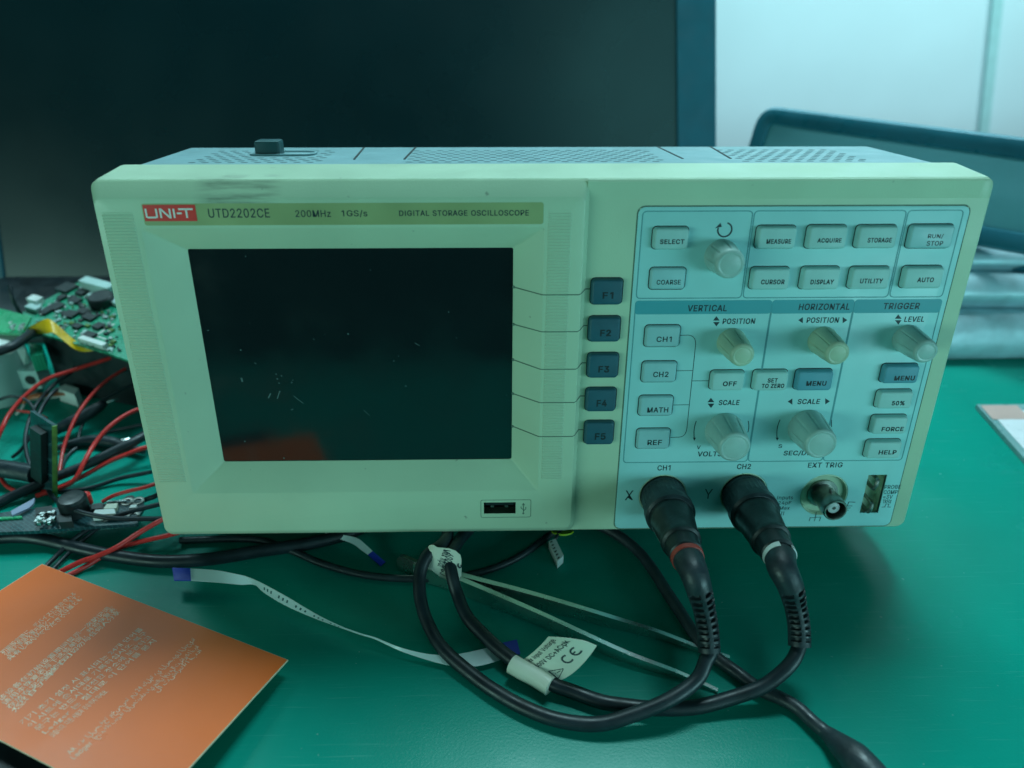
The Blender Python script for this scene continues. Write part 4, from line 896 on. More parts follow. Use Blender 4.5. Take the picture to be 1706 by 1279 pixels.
# --- curled label round the first lead
cols = [((693, 955, 9), (716, 908, 24)), ((701, 948, 12), (722, 907, 26)), ((711, 945, 15), (728, 911, 25)), ((720, 950, 15), (736, 912, 25)), ((733, 960, 12), (748, 913, 25)), ((748, 967, 10), (759, 917, 24)), ((761, 967, 9), (767, 924, 22)), ((768, 959, 9), (769, 932, 20))]
rows = [[W(*a).lerp(W(*c), k/6) for k in range(7)] for a, c in cols]
f1, uv1 = grid_patch(rows, M['label'], 'label_flag', l1, lb1)
sg1 = side_of(uv1)
b = MBO(lb1)
text_patch(b, uv1, 'Max Input', .95, .30, .62, .44, 0, sg1); text_patch(b, uv1, '600V DC', .85, .2, .70, .55, .01, sg1)
warn(b, uv1, .10, .36, .55, .72, sg1); arc(b, uv1, .62, .90, .10, .07, 60, 300, sg1)
b.build('lettering', M['ink'], f1)

# --- loose black cord lying under the leads
pts = [W(900, 860, 3), W(985, 870, 3), W(1060, 915, 3), W(1120, 1000, 3), W(1160, 1060, 3), W(1192, 1094, 3), W(1229, 1121, 3), W(1266, 1148, 3), W(1303, 1164, 3), W(1330, 1180, 3), W(1356, 1204, 3.2), W(1384, 1227, 4)]
e = empty('power_cord', W(1303, 1164, 0)); tag(e, 'black cord with a flared end running under both probe leads to the lower right', 'cord')
b = MBO(W(1303, 1164, 0)); b.tube(pts, 2.5, 14, 6); b.build('cable', M['black_soft'], e)
b = MBO(W(1303, 1164, 0)); b.tube([W(1366, 1212, 3.6), W(1384, 1227, 4), W(1403, 1244, 5), W(1424, 1263, 6), W(1450, 1290, 6.5), W(1480, 1325, 6.5)], lambda t: 2.5+3.0*min(1, max(0, t-.1)/.5), 16, 6); b.build('plug', M['black_soft'], e)

# ================================================================== TWEEZERS
at = W(820, 985)
tw = empty('tweezers', at); tag(tw, 'pointed steel tweezers lying open in the shadow in front of the oscilloscope', 'tweezers')
def blade(pxs, hs, nm, th=2.6):
    b = MBO(at); rs = []; P = [W(x, y, h) for (x, y), h in zip(pxs, hs)]
    P = smooth(P, 5); n = len(P)
    for i, p in enumerate(P):
        t = P[min(i+1, n-1)]-P[max(i-1, 0)]; t.z = 0; t.normalize(); s_ = Vector((-t.y, t.x, 0))*(th/2*(1-.45*i/n)); lo = Vector((p.x, p.y, max(.25, p.z*.06)))
        rs.append([p+s_, p-s_, lo-s_, lo+s_])
    b.rings(rs); return b.build(nm, M['steel'], tw)
blade([(690, 938), (735, 951), (773, 966), (842, 995), (915, 1027), (1039, 1084), (1128, 1118), (1196, 1149)], [9, 9, 8.6, 8, 7.2, 5.5, 3.2, 1.2], 'arm')
blade([(690, 936), (735, 947), (785, 961), (866, 982), (940, 1003), (1039, 1033), (1094, 1050), (1165, 1077), (1216, 1094)], [9, 9, 8.6, 8, 7.2, 5.5, 4.2, 2.6, 1.2], 'arm')
b = MBO(at); a0, a1_ = W(662, 930, 6), W(712, 944, 8.6); dd = (a1_-a0); t_ = Vector((dd.x, dd.y, 0)).normalized(); s_ = Vector((-t_.y, t_.x, 0)); out = []
for k in range(9):
    a = math.radians(90+180*k/8); out.append((math.cos(a)*4.6+4.6, math.sin(a)*4.6+4.8))
out += [(dd.length, .2), (dd.length, 9.4)]
o0 = Vector((a0.x, a0.y, 0))
b.rings([[o0+t_*u+Vector((0, 0, v))+s_*k for u, v in out] for k in (-.9, .9)]); b.build('joined_end', M['steel'], tw)

# ================================================================== RIBBON CABLES
def ribbon(name, label, top, bot, tabs, at, mt=M['ffc'], print_=None):
    e = empty(name, at); tag(e, label, 'ribbon cable')
    T_ = smooth([W(*p) for p in top], 6); B_ = smooth([W(*p) for p in bot], 6)
    b = MBO(at); b.strip(T_, B_, .22); r = b.build('ribbon', mt, e, smooth_ang=60)
    for q in tabs:
        b = MBO(at); w_ = [W(*p) for p in q]; b.strip([w_[0], w_[1]], [w_[3], w_[2]], .5); b.build('end_tab', M['blue_tab'], e)
    return r, T_, B_
tp = [(316, 947, 8), (360, 950, 8), (398, 957, 8.5), (413, 961, 8.5), (440, 973, 9), (480, 995, 9), (525, 1022, 8), (565, 1042, 7), (600, 1055, 6), (625, 1062, 5), (669, 1079, 4), (718, 1090, 3.2), (762, 1089.5, 3), (810, 1079.5, 3), (829, 1073, 3)]
bp_ = [(317, 967, 7.5), (360, 970, 7), (400, 974, 5.5), (424, 974, 5), (440, 987, 4), (475, 1008, 3.4), (520, 1028, 3), (562, 1043.5, 3), (600, 1057, 4), (625, 1064.5, 3.6), (669, 1085, 3), (718, 1101, 2.4), (753, 1108.6, 2.2), (796, 1109.5, 2.2), (842, 1096.5, 2.2)]
r_, T_, B_ = ribbon('ribbon_cable', 'white flat ribbon cable with blue ends twisting across the mat below the oscilloscope', tp, bp_, [[(287, 946, 8), (317, 947, 8.2), (318, 967, 7.7), (290, 967, 7.4)], [(827, 1073.5, 3.2), (861, 1065.5, 3.2), (867, 1089, 2.4), (841, 1097, 2.4)]], W(420, 975))
b = MBO(W(420, 975)); 
for i in range(24, 44):                      # small printed code on the dull side of the ribbon
    if i % 4 == 3: continue
    t0, t1 = T_[i].lerp(B_[i], .30), T_[i].lerp(B_[i], .62); s0 = (T_[i+1]-T_[i])*.32
    nn_ = (T_[i+1]-T_[i]).cross(B_[i]-T_[i]).normalized()
    for sg_ in (1, -1): b.strip([t0+nn_*.17*sg_, t0+s0+nn_*.17*sg_], [t1+nn_*.17*sg_, t1+s0+nn_*.17*sg_], .04)
b.build('printed_code', M['faintink'], r_)
ribbon('ribbon_cable', 'short dim ribbon cable end in the dark gap under the oscilloscope', [(540, 884, 5), (566, 890, 5), (594, 896, 4), (610, 908, 3), (622, 919, 2)], [(545, 892, 3.5), (566, 898, 3.5), (588, 906, 3), (603, 917, 2), (614, 925, 1)], [[(621, 918, 2.2), (642, 936, 1.6), (634, 943, 1), (613, 924.5, 1.2)]], W(590, 905))

# ================================================================== SMALL THINGS UNDER THE FRONT EDGE
def plug_conn(name, label, q, h, at, wires, slots=6, wm='blackwire'):
    e = empty(name, at); tag(e, label, 'connector')
    pts = [W(*p, h) for p in q]; b = MBO(at); b.slab(pts, h-.4)
    b.build('housing', M['white_plastic'], e)
    if slots:
        b = MBO(at); up = Vector((0, 0, .08))
        for k in range(slots):
            t = (k+.5)/slots; c0_ = pts[3].lerp(pts[2], t); c1_ = pts[0].lerp(pts[1], t); m0, m1 = c0_.lerp(c1_, .1), c0_.lerp(c1_, .42)
            d = (pts[2]-pts[3])*(.30/slots); b.slab([m0-d*.5+up, m0+d*.5+up, m1+d*.5+up, m1-d*.5+up], .2)
        b.build('pin_slots', M['dark_gap'], e)
    for wp, r, mt in wires:
        b = MBO(at); b.tube([W(*p) for p in wp], r, 8, 5); b.build('wire', mt, e)
    return e
plug_conn('wire_connector', 'tiny white pin connector on a thin wire below the front edge', [(925.5, 897), (939, 925), (929, 934.5), (914.5, 901)], 5, W(927, 915), [([(924, 899, 4), (930, 890, 5), (938, 870, 4), (930, 840, 3)], .8, M['black_gloss'])])
b = MB(); b.lathe((0, 0, 0), (0, .35, 1), [(0, 5.2), (.8, 5.2)], 32)
st = b.build('round_sticker', M['leafgreen']); st.location = W(937, 885, 3.5)*K; tag(st, 'yellow green round sticker peeking out below the front edge', 'sticker')

# ================================================================== ORANGE CARD
ch_ = [W(70, 939, 5), W(480, 1099, 7), W(283, 1315, 16), W(-120, 1147, 14)]
e1_, e2_ = None, None
at = W(300, 1110)
cdx = empty('card', at); tag(cdx, 'glossy orange leaflet with faint pale multilingual print at lower left', 'leaflet')
cA, cB, cC, cD = W(480, 1099, 7), W(70, 939, 5), W(-108, 1070, 12), W(243, 1359, 16)
def card(u, v, o=0.0):                      # u along the right edge from near to far, v leftwards
    n = (cB-cA).cross(cD-cA).normalized(); n = n if n.z > 0 else -n
    return (cD.lerp(cA, u)).lerp(cC.lerp(cB, u), v)+n*o
cC = cD+(cB-cA)+Vector((0, 0, 0))
Mv = [(0, 0), (1, 0), (1, 1), (0, 1)]
b = MBO(at); b.rings([[card(u, v, -.55) for u, v in Mv], [card(u, v, -.03) for u, v in Mv]]); b.build('paper', M['card_edge'], cdx)
b = MBO(at); b.rings([[card(u, v, -.02) for u, v in ((.002, .002), (.998, .002), (.998, .998), (.002, .998))], [card(u, v, .02) for u, v in ((.002, .002), (.998, .002), (.998, .998), (.002, .998))]]); cs_ = b.build('printed_face', M['card'], cdx)
def card_uv(px, py):
    n = (cB-cA).cross(cD-cA).normalized(); P = onplane(px, py, cD, n)-cD; a = cA-cD; c = cC-cD
    aa, ac, cc_, pa, pc = a.dot(a), a.dot(c), c.dot(c), P.dot(a), P.dot(c); dt = aa*cc_-ac*ac
    return ((pa*cc_-pc*ac)/dt, (pc*aa-pa*ac)/dt)
def ctext(b, s, pL, pR, hh):
    """one line of print between two points seen in the photo (left and right end of its baseline)"""
    (u0, v0), (u1, v1) = card_uv(*pL), card_uv(*pR); vs, fs = text_geo(s, .0)
    a = min(q.x for q in vs); c = max(q.x for q in vs)
    L0 = (cA-cD).length; L1 = (cC-cD).length
    for_ = [card(u0+(q.x-a)/(c-a)*(u1-u0), v0+(q.x-a)/(c-a)*(v1-v0)+q.y*hh/L1, .06) for q in vs]
    b.add(for_, fs)
b = MBO(at)
z3 = lambda x, y: (x/3.374, 900+y/3.374)
H1 = 2.8
ja = ['初期設定時に、デバイスに表示される', '24個の単語を復元用シートに記入します。', 'このリカバリーフレーズは誰とも', '共有しないでください。']
zh = ['该设备在初始设置期间显示一次助记词。', '请用本恢复表写下这些单词，并将恢复表', '存放在安全的地方。切勿与任何人分享', '您的单词。']
ko = ['기기 초기 설정 시 표시되는 24개 단어를', '이 시트에 순서대로 기록하십시오. 복구', '문구는 반드시 안전한 장소에 보관하고', 'Ledger 는 절대로 이 단어를 묻지', '않습니다. 다른 사람과 공유하지 마세요.']
ar = ['AR  هذه الصفحة مخصصة من 24 كلمة هي السبيل الوحيدة', 'احتفظ بورقة الاسترداد في مكان آمن ولا تشاركها أبدا', 'لا تشاركها أبدا']
for i, s in enumerate(ja): ctext(b, s, z3(20+i*22-30*(i == 3), 640+i*12), z3(430+i*18-90*(i == 3), 300+i*16+60*(i == 3)), H1)
for i, s in enumerate(zh): ctext(b, s, z3(5+i*26, 905+i*22), z3((635+i*22) if i < 3 else 440, (372+i*16) if i < 3 else 610), H1)
for i, s in enumerate(ko): ctext(b, s, z3(130+i*42, 1035+i*18), z3((805+i*25) if i < 4 else 610, (500+i*22) if i < 4 else 850), H1)
ctext(b, ar[0], z3(395, 1205), z3(1103, 555), H1); ctext(b, ar[1], z3(540, 1120), z3(1120, 600), H1); ctext(b, ar[2], z3(885, 855), z3(1135, 622), H1)
ctext(b, 'Ledger', z3(418, 1232), z3(524, 1143), 4.0)
b.build('lettering', M['card_text'], cs_)
b = MB(); b.slab([Vector(p) for p in ((-52, -30, 8), (52, -30, 8), (52, 30, 8), (-52, 30, 8))], 7.8)
bx = b.build('black_box', M['black']); q = W(-40, 1305, 0); bx.location = q*K; bx.rotation_euler = (0, 0, -.45); tag(bx, 'corner of a flat black box propping up the near edge of the orange leaflet', 'box')

# ================================================================== CLUTTER AT THE LEFT
def wire(name, label, pts, r, mt, cat='wire', group=None, n=8):
    at = W(*pts[len(pts)//2]); b = MBO(at); b.tube([W(*p) for p in pts], r, n, 5); o = b.build(name, mt, smooth_ang=80); o.location = at*K
    return tag(o, label, cat, group)
RW = 'red wires at the left of the oscilloscope'; BW = 'thin black wires at the left of the oscilloscope'
wire('red_wire', 'highest red wire, curving from behind the oscilloscope past the pale container', [(225, 584, 34), (203, 590, 32), (179, 598, 31), (120, 617, 28), (76, 633, 26), (40, 661, 22), (16, 689, 18), (4, 712, 15), (-8, 740, 10), (-25, 790, 4)], 1.15, M['redwire'], group=RW)
wire('red_wire', 'red wire dropping steeply beside the upright board to the thick cable', [(230, 600, 28), (209, 614, 26), (179, 633, 24), (152, 659, 20), (130, 689, 16), (116, 718, 12), (105, 750, 7), (99, 785, 3)], .95, M['redwire'], group=RW)
wire('red_wire', 'red wire arching over the thick black cable', [(250, 678, 22), (225, 684, 22), (199, 698, 21), (175, 718, 19), (156, 742, 16), (140, 770, 13), (128, 794, 9), (112, 808, 6), (84, 818, 3), (60, 826, 2)], 1.2, M['redwire'], group=RW)
wire('red_wire', 'red wire running just below and along the thick black cable', [(262, 742, 10), (240, 746, 10), (215, 755, 9), (179, 770, 8), (140, 792, 5), (104, 809, 3), (70, 820, 2)], 1.2, M['redwire'], group=RW)
wire('red_wire', 'short red wire loop at the left picture edge under the thick cable', [(-6, 770, 3), (1, 793, 2.5), (10, 808, 2), (27, 818, 1.5), (45, 822, 1.2)], 1.1, M['redwire'], group=RW)
wire('red_wire', 'lower red wire crossing another as it leaves the bottom corner of the oscilloscope', [(285, 856, 10), (265, 868, 10), (229, 889, 8), (195, 911, 7), (160, 927, 5), (136, 935, 4), (95, 955, 2), (60, 975, 1.5)], 1.15, M['redwire'], group=RW)
wire('red_wire', 'lowest red wire, coming from under the bottom corner of the oscilloscope', [(300, 886, 6), (274, 893, 6), (239, 901, 5), (200, 912, 3.5), (168, 928, 2.5), (140, 945, 1.6), (100, 965, 1.2)], 1.1, M['redwire'], group=RW)
wire('black_wire', 'thin black wire bowing left beside the upright board', [(125, 612, 22), (116, 622, 22), (94, 637, 20), (74, 657, 18), (58, 679, 15), (47, 706, 12), (42, 735, 9), (48, 768, 6), (62, 797, 3.5), (70, 808, 3)], 1.1, M['black_gloss'], group=BW)
wire('black_wire', 'thin black wire running straight down in front of the upright board', [(95, 648, 20), (83, 659, 20), (68, 682, 17), (61, 708, 14), (58, 725, 12), (58, 750, 9), (62, 776, 6), (70, 799, 3.5), (82, 822, 1.5)], 1.1, M['black_gloss'], group=BW)
wire('black_wire', 'thin black wire lying across the mat from the thick cable to the oscilloscope side', [(252, 786, 6), (237, 789, 5), (199, 797, 3), (160, 810, 1.6), (124, 817, 1.4), (96, 816, 1.4), (70, 808, 1.4)], 1.1, M['black_gloss'], group=BW)
wire('black_wire', 'thin black wire draped in a curve over the small dark board', [(80, 816, 3), (92, 832, 8), (116, 846, 14), (150, 857, 15), (189, 863, 14), (230, 864, 12), (275, 864, 10)], 1.15, M['black_gloss'], group=BW)
wire('black_wire', 'thin black wire leading down from the small board to under the orange leaflet', [(280, 836, 14), (261, 841, 14), (229, 849, 13), (195, 859, 12), (170, 871, 9), (140, 886, 6), (114, 906, 4), (90, 930, 2.2), (60, 960, 1.5)], 1.1, M['black_gloss'], group=BW)
wire('black_wire', 'second thin black wire, running close alongside to under the orange leaflet', [(200, 862, 10), (172, 875, 7), (148, 891, 4.6), (124, 912, 3), (102, 934, 1.6), (75, 962, 1.2)], .9, M['black_gloss'], group=BW)
wire('black_wire', 'short thin black wire between the small board and the oscilloscope', [(272, 818, 12), (257, 827, 11), (243, 832, 9), (235, 836, 7)], 1.2, M['black_gloss'], group=BW)
wire('black_cable', 'thick glossy black cable crossing diagonally below the clips', [(-60, 866, 3), (0, 836, 3), (40, 818, 4.5), (90, 796, 7), (140, 776, 9), (189, 752, 11), (233, 730, 12), (280, 700, 8), (330, 660, 3)], 2.5, M['black_gloss'], 'cable', n=14)
wire('black_cable', 'thick black cable sweeping across the mat behind the orange leaflet', [(-60, 902, 3), (20, 894, 3), (70, 898, 3), (140, 915, 3), (200, 927, 3), (270, 935, 3), (350, 931, 3), (430, 918, 3), (520, 904, 3), (600, 880, 3), (660, 830, 3)], 2.9, M['black_gloss'], 'cable', n=14)
wire('black_cable', 'thin black cable lying in the dark right under the front edge', [(300, 900, 2), (420, 898, 2), (480, 915, 2), (540, 940, 2), (610, 958, 2), (690, 964, 2), (780, 958, 2), (860, 930, 2), (930, 880, 2)], 1.6, M['black_soft'], 'cable', n=10)
wire('black_cable', 'grey tipped black cable end curling up near the monitor', [(16, 476, 62), (19, 490, 58), (25, 506, 52), (38, 530, 40)], 1.2, M['black_soft'], 'cable', n=10)
wire('black_wire', 'thin black wire looping high between the pale container and the upright board', [(-8, 668, 20), (20, 660, 22), (46, 668, 21), (58, 690, 16), (52, 722, 10), (36, 748, 5), (20, 762, 2)], .9, M['black_soft'], group=BW)
wire('black_wire', 'thin black wire crossing behind the red wires beside the black box', [(222, 640, 18), (196, 652, 17), (168, 668, 14), (146, 690, 9), (134, 716, 5), (128, 742, 2)], .9, M['black_soft'], group=BW)
wire('black_wire', 'thin black wire lying between the two test clips and the thick cable', [(248, 706, 8), (214, 712, 6), (176, 722, 3), (140, 738, 1.5), (112, 760, 1.2), (100, 790, 1.2)], 1.0, M['black_soft'], group=BW)
wire('red_wire', 'thin red wire dropping steeply from the oscilloscope edge onto the small dark board', [(258, 806, 16), (240, 812, 16), (214, 818, 15), (188, 826, 13), (170, 836, 11.5)], .9, M['redwire'], group=RW)
# --- alligator clips
def clip(label, tip, pts, rad, group='black test clips'):
    at = W(*pts[0]); e = empty('test_clip', at); tag(e, label, 'clip', group)
    b = MBO(at); b.tube([W(*p) for p in pts], rad, 14, 5); b.build('sleeve', M['black_soft'], e)
    b = MBO(at); P = [W(*p) for p in tip]; b.tube(P, lambda t: 1.6-1.0*t, 8, 3); b.build('metal_jaw', M['steel'], e)
clip('fat black test clip with a metal jaw, near the middle of the clutter', [(172, 672, 12), (186, 667, 12.5), (196, 663, 12)], [(70, 732, 5), (98, 714, 6), (118, 704, 8), (145, 690, 10), (165, 677, 12), (176, 671, 12)], lambda t: 1.5+2.0*math.sin(math.pi*min(1, t*1.0))**.8)
clip('flat black test clip with its jaw against the oscilloscope side', [(190, 737, 3.5), (205, 734, 3.5), (216, 731, 3.5)], [(94, 747, 3), (128, 737, 3), (160, 734, 3.2), (185, 737, 3.6), (205, 742, 3.6), (240, 752, 3.6)], lambda t: 1.5+1.9*math.sin(math.pi*t))
b = MB(); b.rings([[Vector((x0_, y0_, z_)) for x0_, y0_ in ((-a_, -c_), (a_, -c_), (a_, c_), (-a_, c_))] for a_, c_, z_ in ((170, 52, .2), (170, 52, 7), (168.5, 50.5, 8))])
fp_ = b.build('dark_pad', M['black']); fp_.location = Vector((-215, 268, 0))*K; tag(fp_, 'flat black pad added to darken the mat between monitor and big circuit board', 'pad')  # black slab added to darken the mat before the monitor
# --- main green board on a black box
at = W(130, 590)
b = MBO(at); q = [W(70, 560, 38), W(150, 500, 42), W(330, 520, 42), W(290, 600, 38)]
b.slab(q, 37.5); bx = b.build('black_box', M['black']); bx.location = at*K; tag(bx, 'black plastic box under the big green circuit board', 'box')
at = W(120, 530, 46)
pcb = empty('circuit_board', at); tag(pcb, 'big green circuit board crowded with parts, beside the left side of the oscilloscope', 'circuit board')
cTL, cTR, cBR, cBL = W(128, 471, 50), W(300, 500, 50), W(245, 612, 43), W(44, 548, 43)
n_ = (cTR-cTL).cross(cBL-cTL).normalized(); n_ = n_ if n_.z > 0 else -n_
def pq(px, py, o=0.0): return onplane(px, py, cBL, n_)+n_*o
ol = [pq(*p) for p in ((128, 471), (300, 505), (245, 612), (181, 588), (44, 548), (38, 520))]
b = MBO(at); b.slab(ol, 1.6, n_); b.build('board', M['pcb'], pcb)
ex_ = (cBR-cBL).normalized(); ey_ = n_.cross(ex_).normalized()
def comp(nm, px, py, w_, d_, h_, mt, ang=0.0, par=pcb, at_=None, origin=None, nn__=None):
    at_ = at_ or at; ca, sa = math.cos(ang), math.sin(ang); X = ex_*ca+ey_*sa; Y = ey_*ca-ex_*sa
    b = MBO(at_); b.obox((origin or pq)(px, py)+n_*h_/2, X*w_/2, Y*d_/2, n_*h_/2); return b.build(nm, mt, par)
comp('edge_connector', 168, 486, 26, 6, 7, M['container'])
comp('edge_connector', 176, 500, 26, 5, 2.5, M['container'])
comp('edge_connector', 157, 574, 20, 3, 3, M['white_plastic'])
comp('pin_header', 62, 505, 9, 5, 4, M['white_plastic']); comp('pin_header', 58, 517, 10, 4, 3, M['container'])
b = MBO(at); b.lathe(pq(172, 506), n_, [(0, 7.5), (5, 7.5), (6, 6.5), (6, .1)], 24); b.build('coil', M['chip'], pcb)
for px, py, w_, d_ in ((112, 481, 11, 9), (95, 512, 8, 7), (118, 525, 9, 6), (140, 520, 7, 5), (126, 502, 8, 5), (150, 530, 9, 5), (165, 545, 6, 5), (78, 520, 6, 6), (138, 488, 7, 6), (150, 560, 8, 5), (104, 497, 5, 4), (130, 545, 6, 4)): comp('chip', px, py, w_, d_, 1.6, M['chip'], random.uniform(-.1, .1))
rnd = random.Random(11); small = {k: MBO(at) for k in ('chip', 'container', 'pcb_edge')}
for k in range(150):
    px, py = rnd.uniform(55, 200), rnd.uniform(476, 590)
    if py > 548+(px-44)*.29-3 or py < 520-(px-38)*.54+5 or py < 471+(px-128)*.2: continue
    a_ = rnd.choice((.5, .8, 1.2, 1.6)); small[rnd.choice(('chip', 'chip', 'container', 'pcb_edge'))].obox(pq(px, py)+n_*.5, ex_*a_, ey_*a_*rnd.uniform(.45, .8), n_*rnd.uniform(.4, .9))
for k, q_ in small.items(): q_.build('small_parts', M[k], pcb)
b = MBO(at); rnd = random.Random(3)
for k in range(80):
    px, py = rnd.uniform(60, 196), rnd.uniform(480, 585)
    if py > 548+(px-44)*.29-3 or py < 520-(px-38)*.54+4 or py < 470+(px-128)*.2: continue
    b.obox(pq(px, py)+n_*.5, ex_*rnd.uniform(.6, 1.5), ey_*rnd.uniform(.5, .9), n_*.5)
b.build('solder_joints', M['solder'], pcb)
b = MBO(at); b.strip([pq(162, 556, .1), pq(190, 539, .1)], [pq(163, 557.5, .1), pq(191, 540.5, .1)], .2); b.strip([pq(160, 559, .1), pq(181, 566, .1)], [pq(160, 560.5, .1), pq(181, 567.5, .1)], .2); b.build('trace', M['white_print'], pcb)
# --- small bright green board at the far left, and the yellow flex strip joining the two
at2 = W(10, 535, 50)
b = MBO(at2); b.slab([W(-60, 505, 50), W(2, 514, 50), W(52, 527, 50), W(36, 556, 47), W(-60, 548, 47)], 1.6); sb = b.build('circuit_board', M['pcb_bright']); sb.location = at2*K
tag(sb, 'small bright green bare board at the left picture edge', 'circuit board')
b = MBO(at2)
for k in range(9): b.obox(W(rnd.uniform(18, 40), rnd.uniform(535, 549), 50.2), Vector((.8, 0, 0)), Vector((0, .8, 0)), Vector((0, 0, .5)))
b.build('solder_joints', M['solder'], sb)
fx = [(46, 546, 46), (62, 538, 51), (80, 531, 54), (98, 543, 50), (112, 556, 46), (126, 567, 43), (142, 577, 41), (159, 581, 40)]
fy = [(60, 555, 44), (76, 556, 47), (88, 554, 49), (102, 564, 45), (114, 574, 42), (126, 582, 39.5), (140, 586, 38.5), (157, 584, 39)]
at3 = W(95, 555, 50)
b = MBO(at3); b.strip(smooth([W(*p) for p in fx], 5), smooth([W(*p) for p in fy], 5), .25); fx_ = b.build('flex_strip', M['yellow_flex'], smooth_ang=70); fx_.location = at3*K; tag(fx_, 'bright yellow flexible ribbon arching across the big green board', 'flex ribbon')
# --- white plastic bracket and pale container at the left edge
at4 = W(10, 570, 42)
b = MBO(at4); b.slab([W(-60, 555, 44), W(20, 556, 44), W(37, 557, 44), (W(28, 573, 42)), W(16, 581, 42), W(-60, 590, 42)], 3); br_ = b.build('bracket', M['white_plastic']); br_.location = at4*K; tag(br_, 'white plastic bracket plate at the left edge under the bright green board', 'bracket')
b = MBO(at4); b.slab([W(26, 577, 40), W(40, 576, 40), W(47, 598, 26), W(38, 601, 26)], 3); b.build('leg', M['white_plastic'], br_)
ct = W(8, 655, 0); b = MB(); b.lathe((0, 0, 0), (0, 0, 1), [(0, 19), (1, 20), (34, 18.5), (36, 17.5), (36.5, .1)], 40, cap1=False); co = b.build('container', M['container']); co.location = ct*K
tag(co, 'pale aqua round plastic container at the left edge below the white bracket', 'container')
b = MB(); b.box(18, 29, -8, 4, 8, 20); b.build('tab', M['container'], co); b = MB(); b.lathe((24, -8.2, 14), (0, -1, 0), [(0, 3), (.3, 3)], 16); b.build('hole', M['dark_gap'], co)
wire('black_cable', 'thick black cable passing over the white bracket at the left edge', [(-40, 596, 48), (0, 584, 48), (20, 577, 48), (38, 565, 47), (52, 556, 45), (70, 552, 40)], 2.6, M['black_gloss'], 'cable', n=12)
b = MBO(W(58, 585, 36)); b.slab([W(48, 572, 34), (W(70, 574, 34)), W(72, 590, 32), W(50, 594, 32)], 10); gb = b.build('green_block', M['pcb']); gb.location = W(58, 585, 36)*K; tag(gb, 'small dark green block under the big circuit board', 'block')
# --- white connector with orange wires
plug_conn('wire_connector', 'white connector plug with orange and white wires, among the clutter', [(108, 640, ), (131, 647), (124, 657), (94, 647)], 9, W(110, 650), [([(118, 655, 6), (100, 657, 7), (75, 659, 9), (50, 664, 8), (38, 672, 6)], .8, M['orangewire']), ([(112, 657, 6), (92, 661, 5), (62, 664, 6), (44, 668, 6), (34, 684, 4), (27, 690, 2)], .7, M['whitewire']), ([(104, 654, 6), (84, 655, 7), (60, 657, 9), (40, 664, 8)], .7, M['orangewire'])], slots=0)
wire('red_wire', 'short thin red wire stub with a bare silver end, left of the upright board', [(28, 684, 5), (45, 686, 5), (62, 690, 4.5), (78, 697, 4)], .7, M['redwire'], group=RW)
# --- upright board seen nearly edge-on
at5 = W(80, 842)
ub = empty('circuit_board', at5); tag(ub, 'dark circuit board standing upright, seen nearly edge-on with a yellow green edge', 'circuit board')
Pb = W(89, 834, 0); Pt = onY(88, 709, Pb.y); back = Vector((-17, 13, 0))
hz = Pt-Pb; wv = Vector((1.9, .6, 0)); tilt = Vector((-.9, 0, 0))
b = MBO(at5); b.slab([Pb+hz, Pb+hz+wv, Pb+hz+wv-Vector((0, 1.0, 0)), Pb+hz-Vector((0, 1, 0))], hz.length, hz.normalized()); b.build('board_edge', M['pcb_edge'], ub)
b = MBO(at5); b.slab([Pb+hz, Pb+hz+wv*.9, Pb+hz+back+wv*.9, Pb+hz+back], hz.length, hz.normalized()); b.build('board', M['pcb_dark'], ub)
b = MBO(at5); m_ = Pb+back*.45; b.obox(m_+hz*.55+Vector((-1.5, -1.2, 0)), Vector((4.2, -3.2, 0)), Vector((-.9, -1.2, 0)), hz*.33); b.build('connector_block', M['chip'], ub)
wire('black_cable', 'stubby black plug cable entering from the left edge behind the thick cable', [(-60, 772, 8), (0, 780, 8), (20, 783, 8), (40, 786, 8), (58, 790, 8)], 4.6, M['black_soft'], 'cable', n=14)
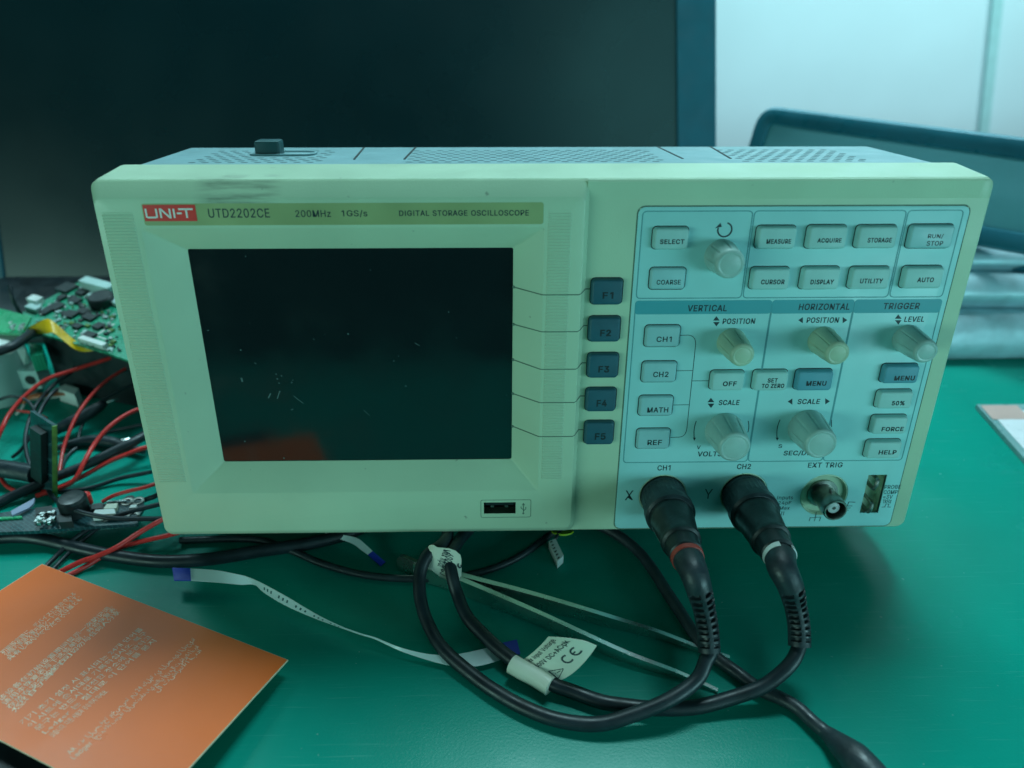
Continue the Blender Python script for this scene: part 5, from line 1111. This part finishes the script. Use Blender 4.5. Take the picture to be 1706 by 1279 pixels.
# --- small dark board at the lower left
at6 = W(130, 860, 9)
cb = empty('circuit_board', at6); tag(cb, 'small dark circuit board with plated rings and white sockets, lower left', 'circuit board')
TOPH = 10
ol = [(-50, 862), (40, 848), (150, 842), (205, 834), (238, 832), (241, 843), (232, 858), (229, 872), (160, 876), (60, 884), (-50, 888)]
b = MBO(at6); b.slab([W(x, y, TOPH) for x, y in ol], 1.8); b.build('board', M['pcb_dark'], cb)
b = MBO(at6); b.slab([W(-50, 864, TOPH+1), W(36, 859, TOPH+1), W(37, 861.5, TOPH+1), W(-50, 868, TOPH+1)], .9); b.build('bright_edge', M['pcb_bright'], cb)
up = Vector((0, 0, 1))
b = MBO(at6); b.lathe(W(127, 852, TOPH), up, [(0, 6.4), (7.5, 6.4), (8.6, 5.4), (8.9, 3.0), (8.7, .1)], 28); b.build('coil', M['chip'], cb)
b = MBO(at6); b.lathe(W(146, 838, TOPH+1), up, [(0, 2.6), (5, 2.6), (6, 1.6)], 16); b.build('red_cap', M['redwire'], cb)
def sbox(nm, q, h, mt): b = MBO(at6); b.slab([W(x, y, TOPH+h) for x, y in q], h); return b.build(nm, mt, cb)
sbox('socket', [(159, 849), (190, 847), (193, 855), (153, 858)], 3.4, M['white_plastic']); sbox('socket', [(178, 839), (196, 838), (194, 846), (172, 847)], 2, M['label']); sbox('socket', [(218, 841), (228, 840), (227, 845), (215, 846)], 2, M['whitering'])
sbox('chip', [(58, 846), (86, 842), (90, 852), (60, 857)], 3, M['chip']); sbox('chip', [(96, 858), (118, 856), (120, 868), (98, 870)], 4, M['chip']); sbox('chip', [(150, 840), (170, 837), (172, 846), (152, 848)], 3, M['chip'])
for px, py in ((212, 836), (230, 835), (222, 860)):
    b = MBO(at6); b.lathe(W(px, py, TOPH), up, [(-1, 2.9), (.5, 2.9), (.6, 2.5), (.5, 1.7), (-1, 1.6)], 20, cap0=False, cap1=False); b.build('plated_ring', M['nickel'], cb)
b = MBO(at6)
for k in range(26): b.obox(W(rnd.uniform(62, 92), rnd.uniform(852, 872), TOPH+rnd.uniform(.3, 4)), Vector((rnd.uniform(.4, 1.2), 0, 0)), Vector((0, rnd.uniform(.4, 1), 0)), Vector((0, 0, rnd.uniform(.4, 1))))
for k in range(8): b.obox(W(180+k*4, 836.5-k*.3, TOPH+.4), Vector((.45, 0, 0)), Vector((0, .6, 0)), Vector((0, 0, .3)))
b.build('solder_joints', M['solder'], cb)
b = MBO(at6); b.slab([W(18, 851, 13), W(38, 840, 13), W(58, 829, 13), W(56, 838, 12), W(48, 846, 12), W(20, 858, 12)], 1); b.build('film_scrap', M['film'], cb)
b = MBO(at6)
for x, y in ((-30, 878), (120, 866), (222, 852)): b.lathe(W(x, y, 0), up, [(0, 2.4), (TOPH-1.8, 2.4)], 12)
b.build('standoff', M['black'], cb)
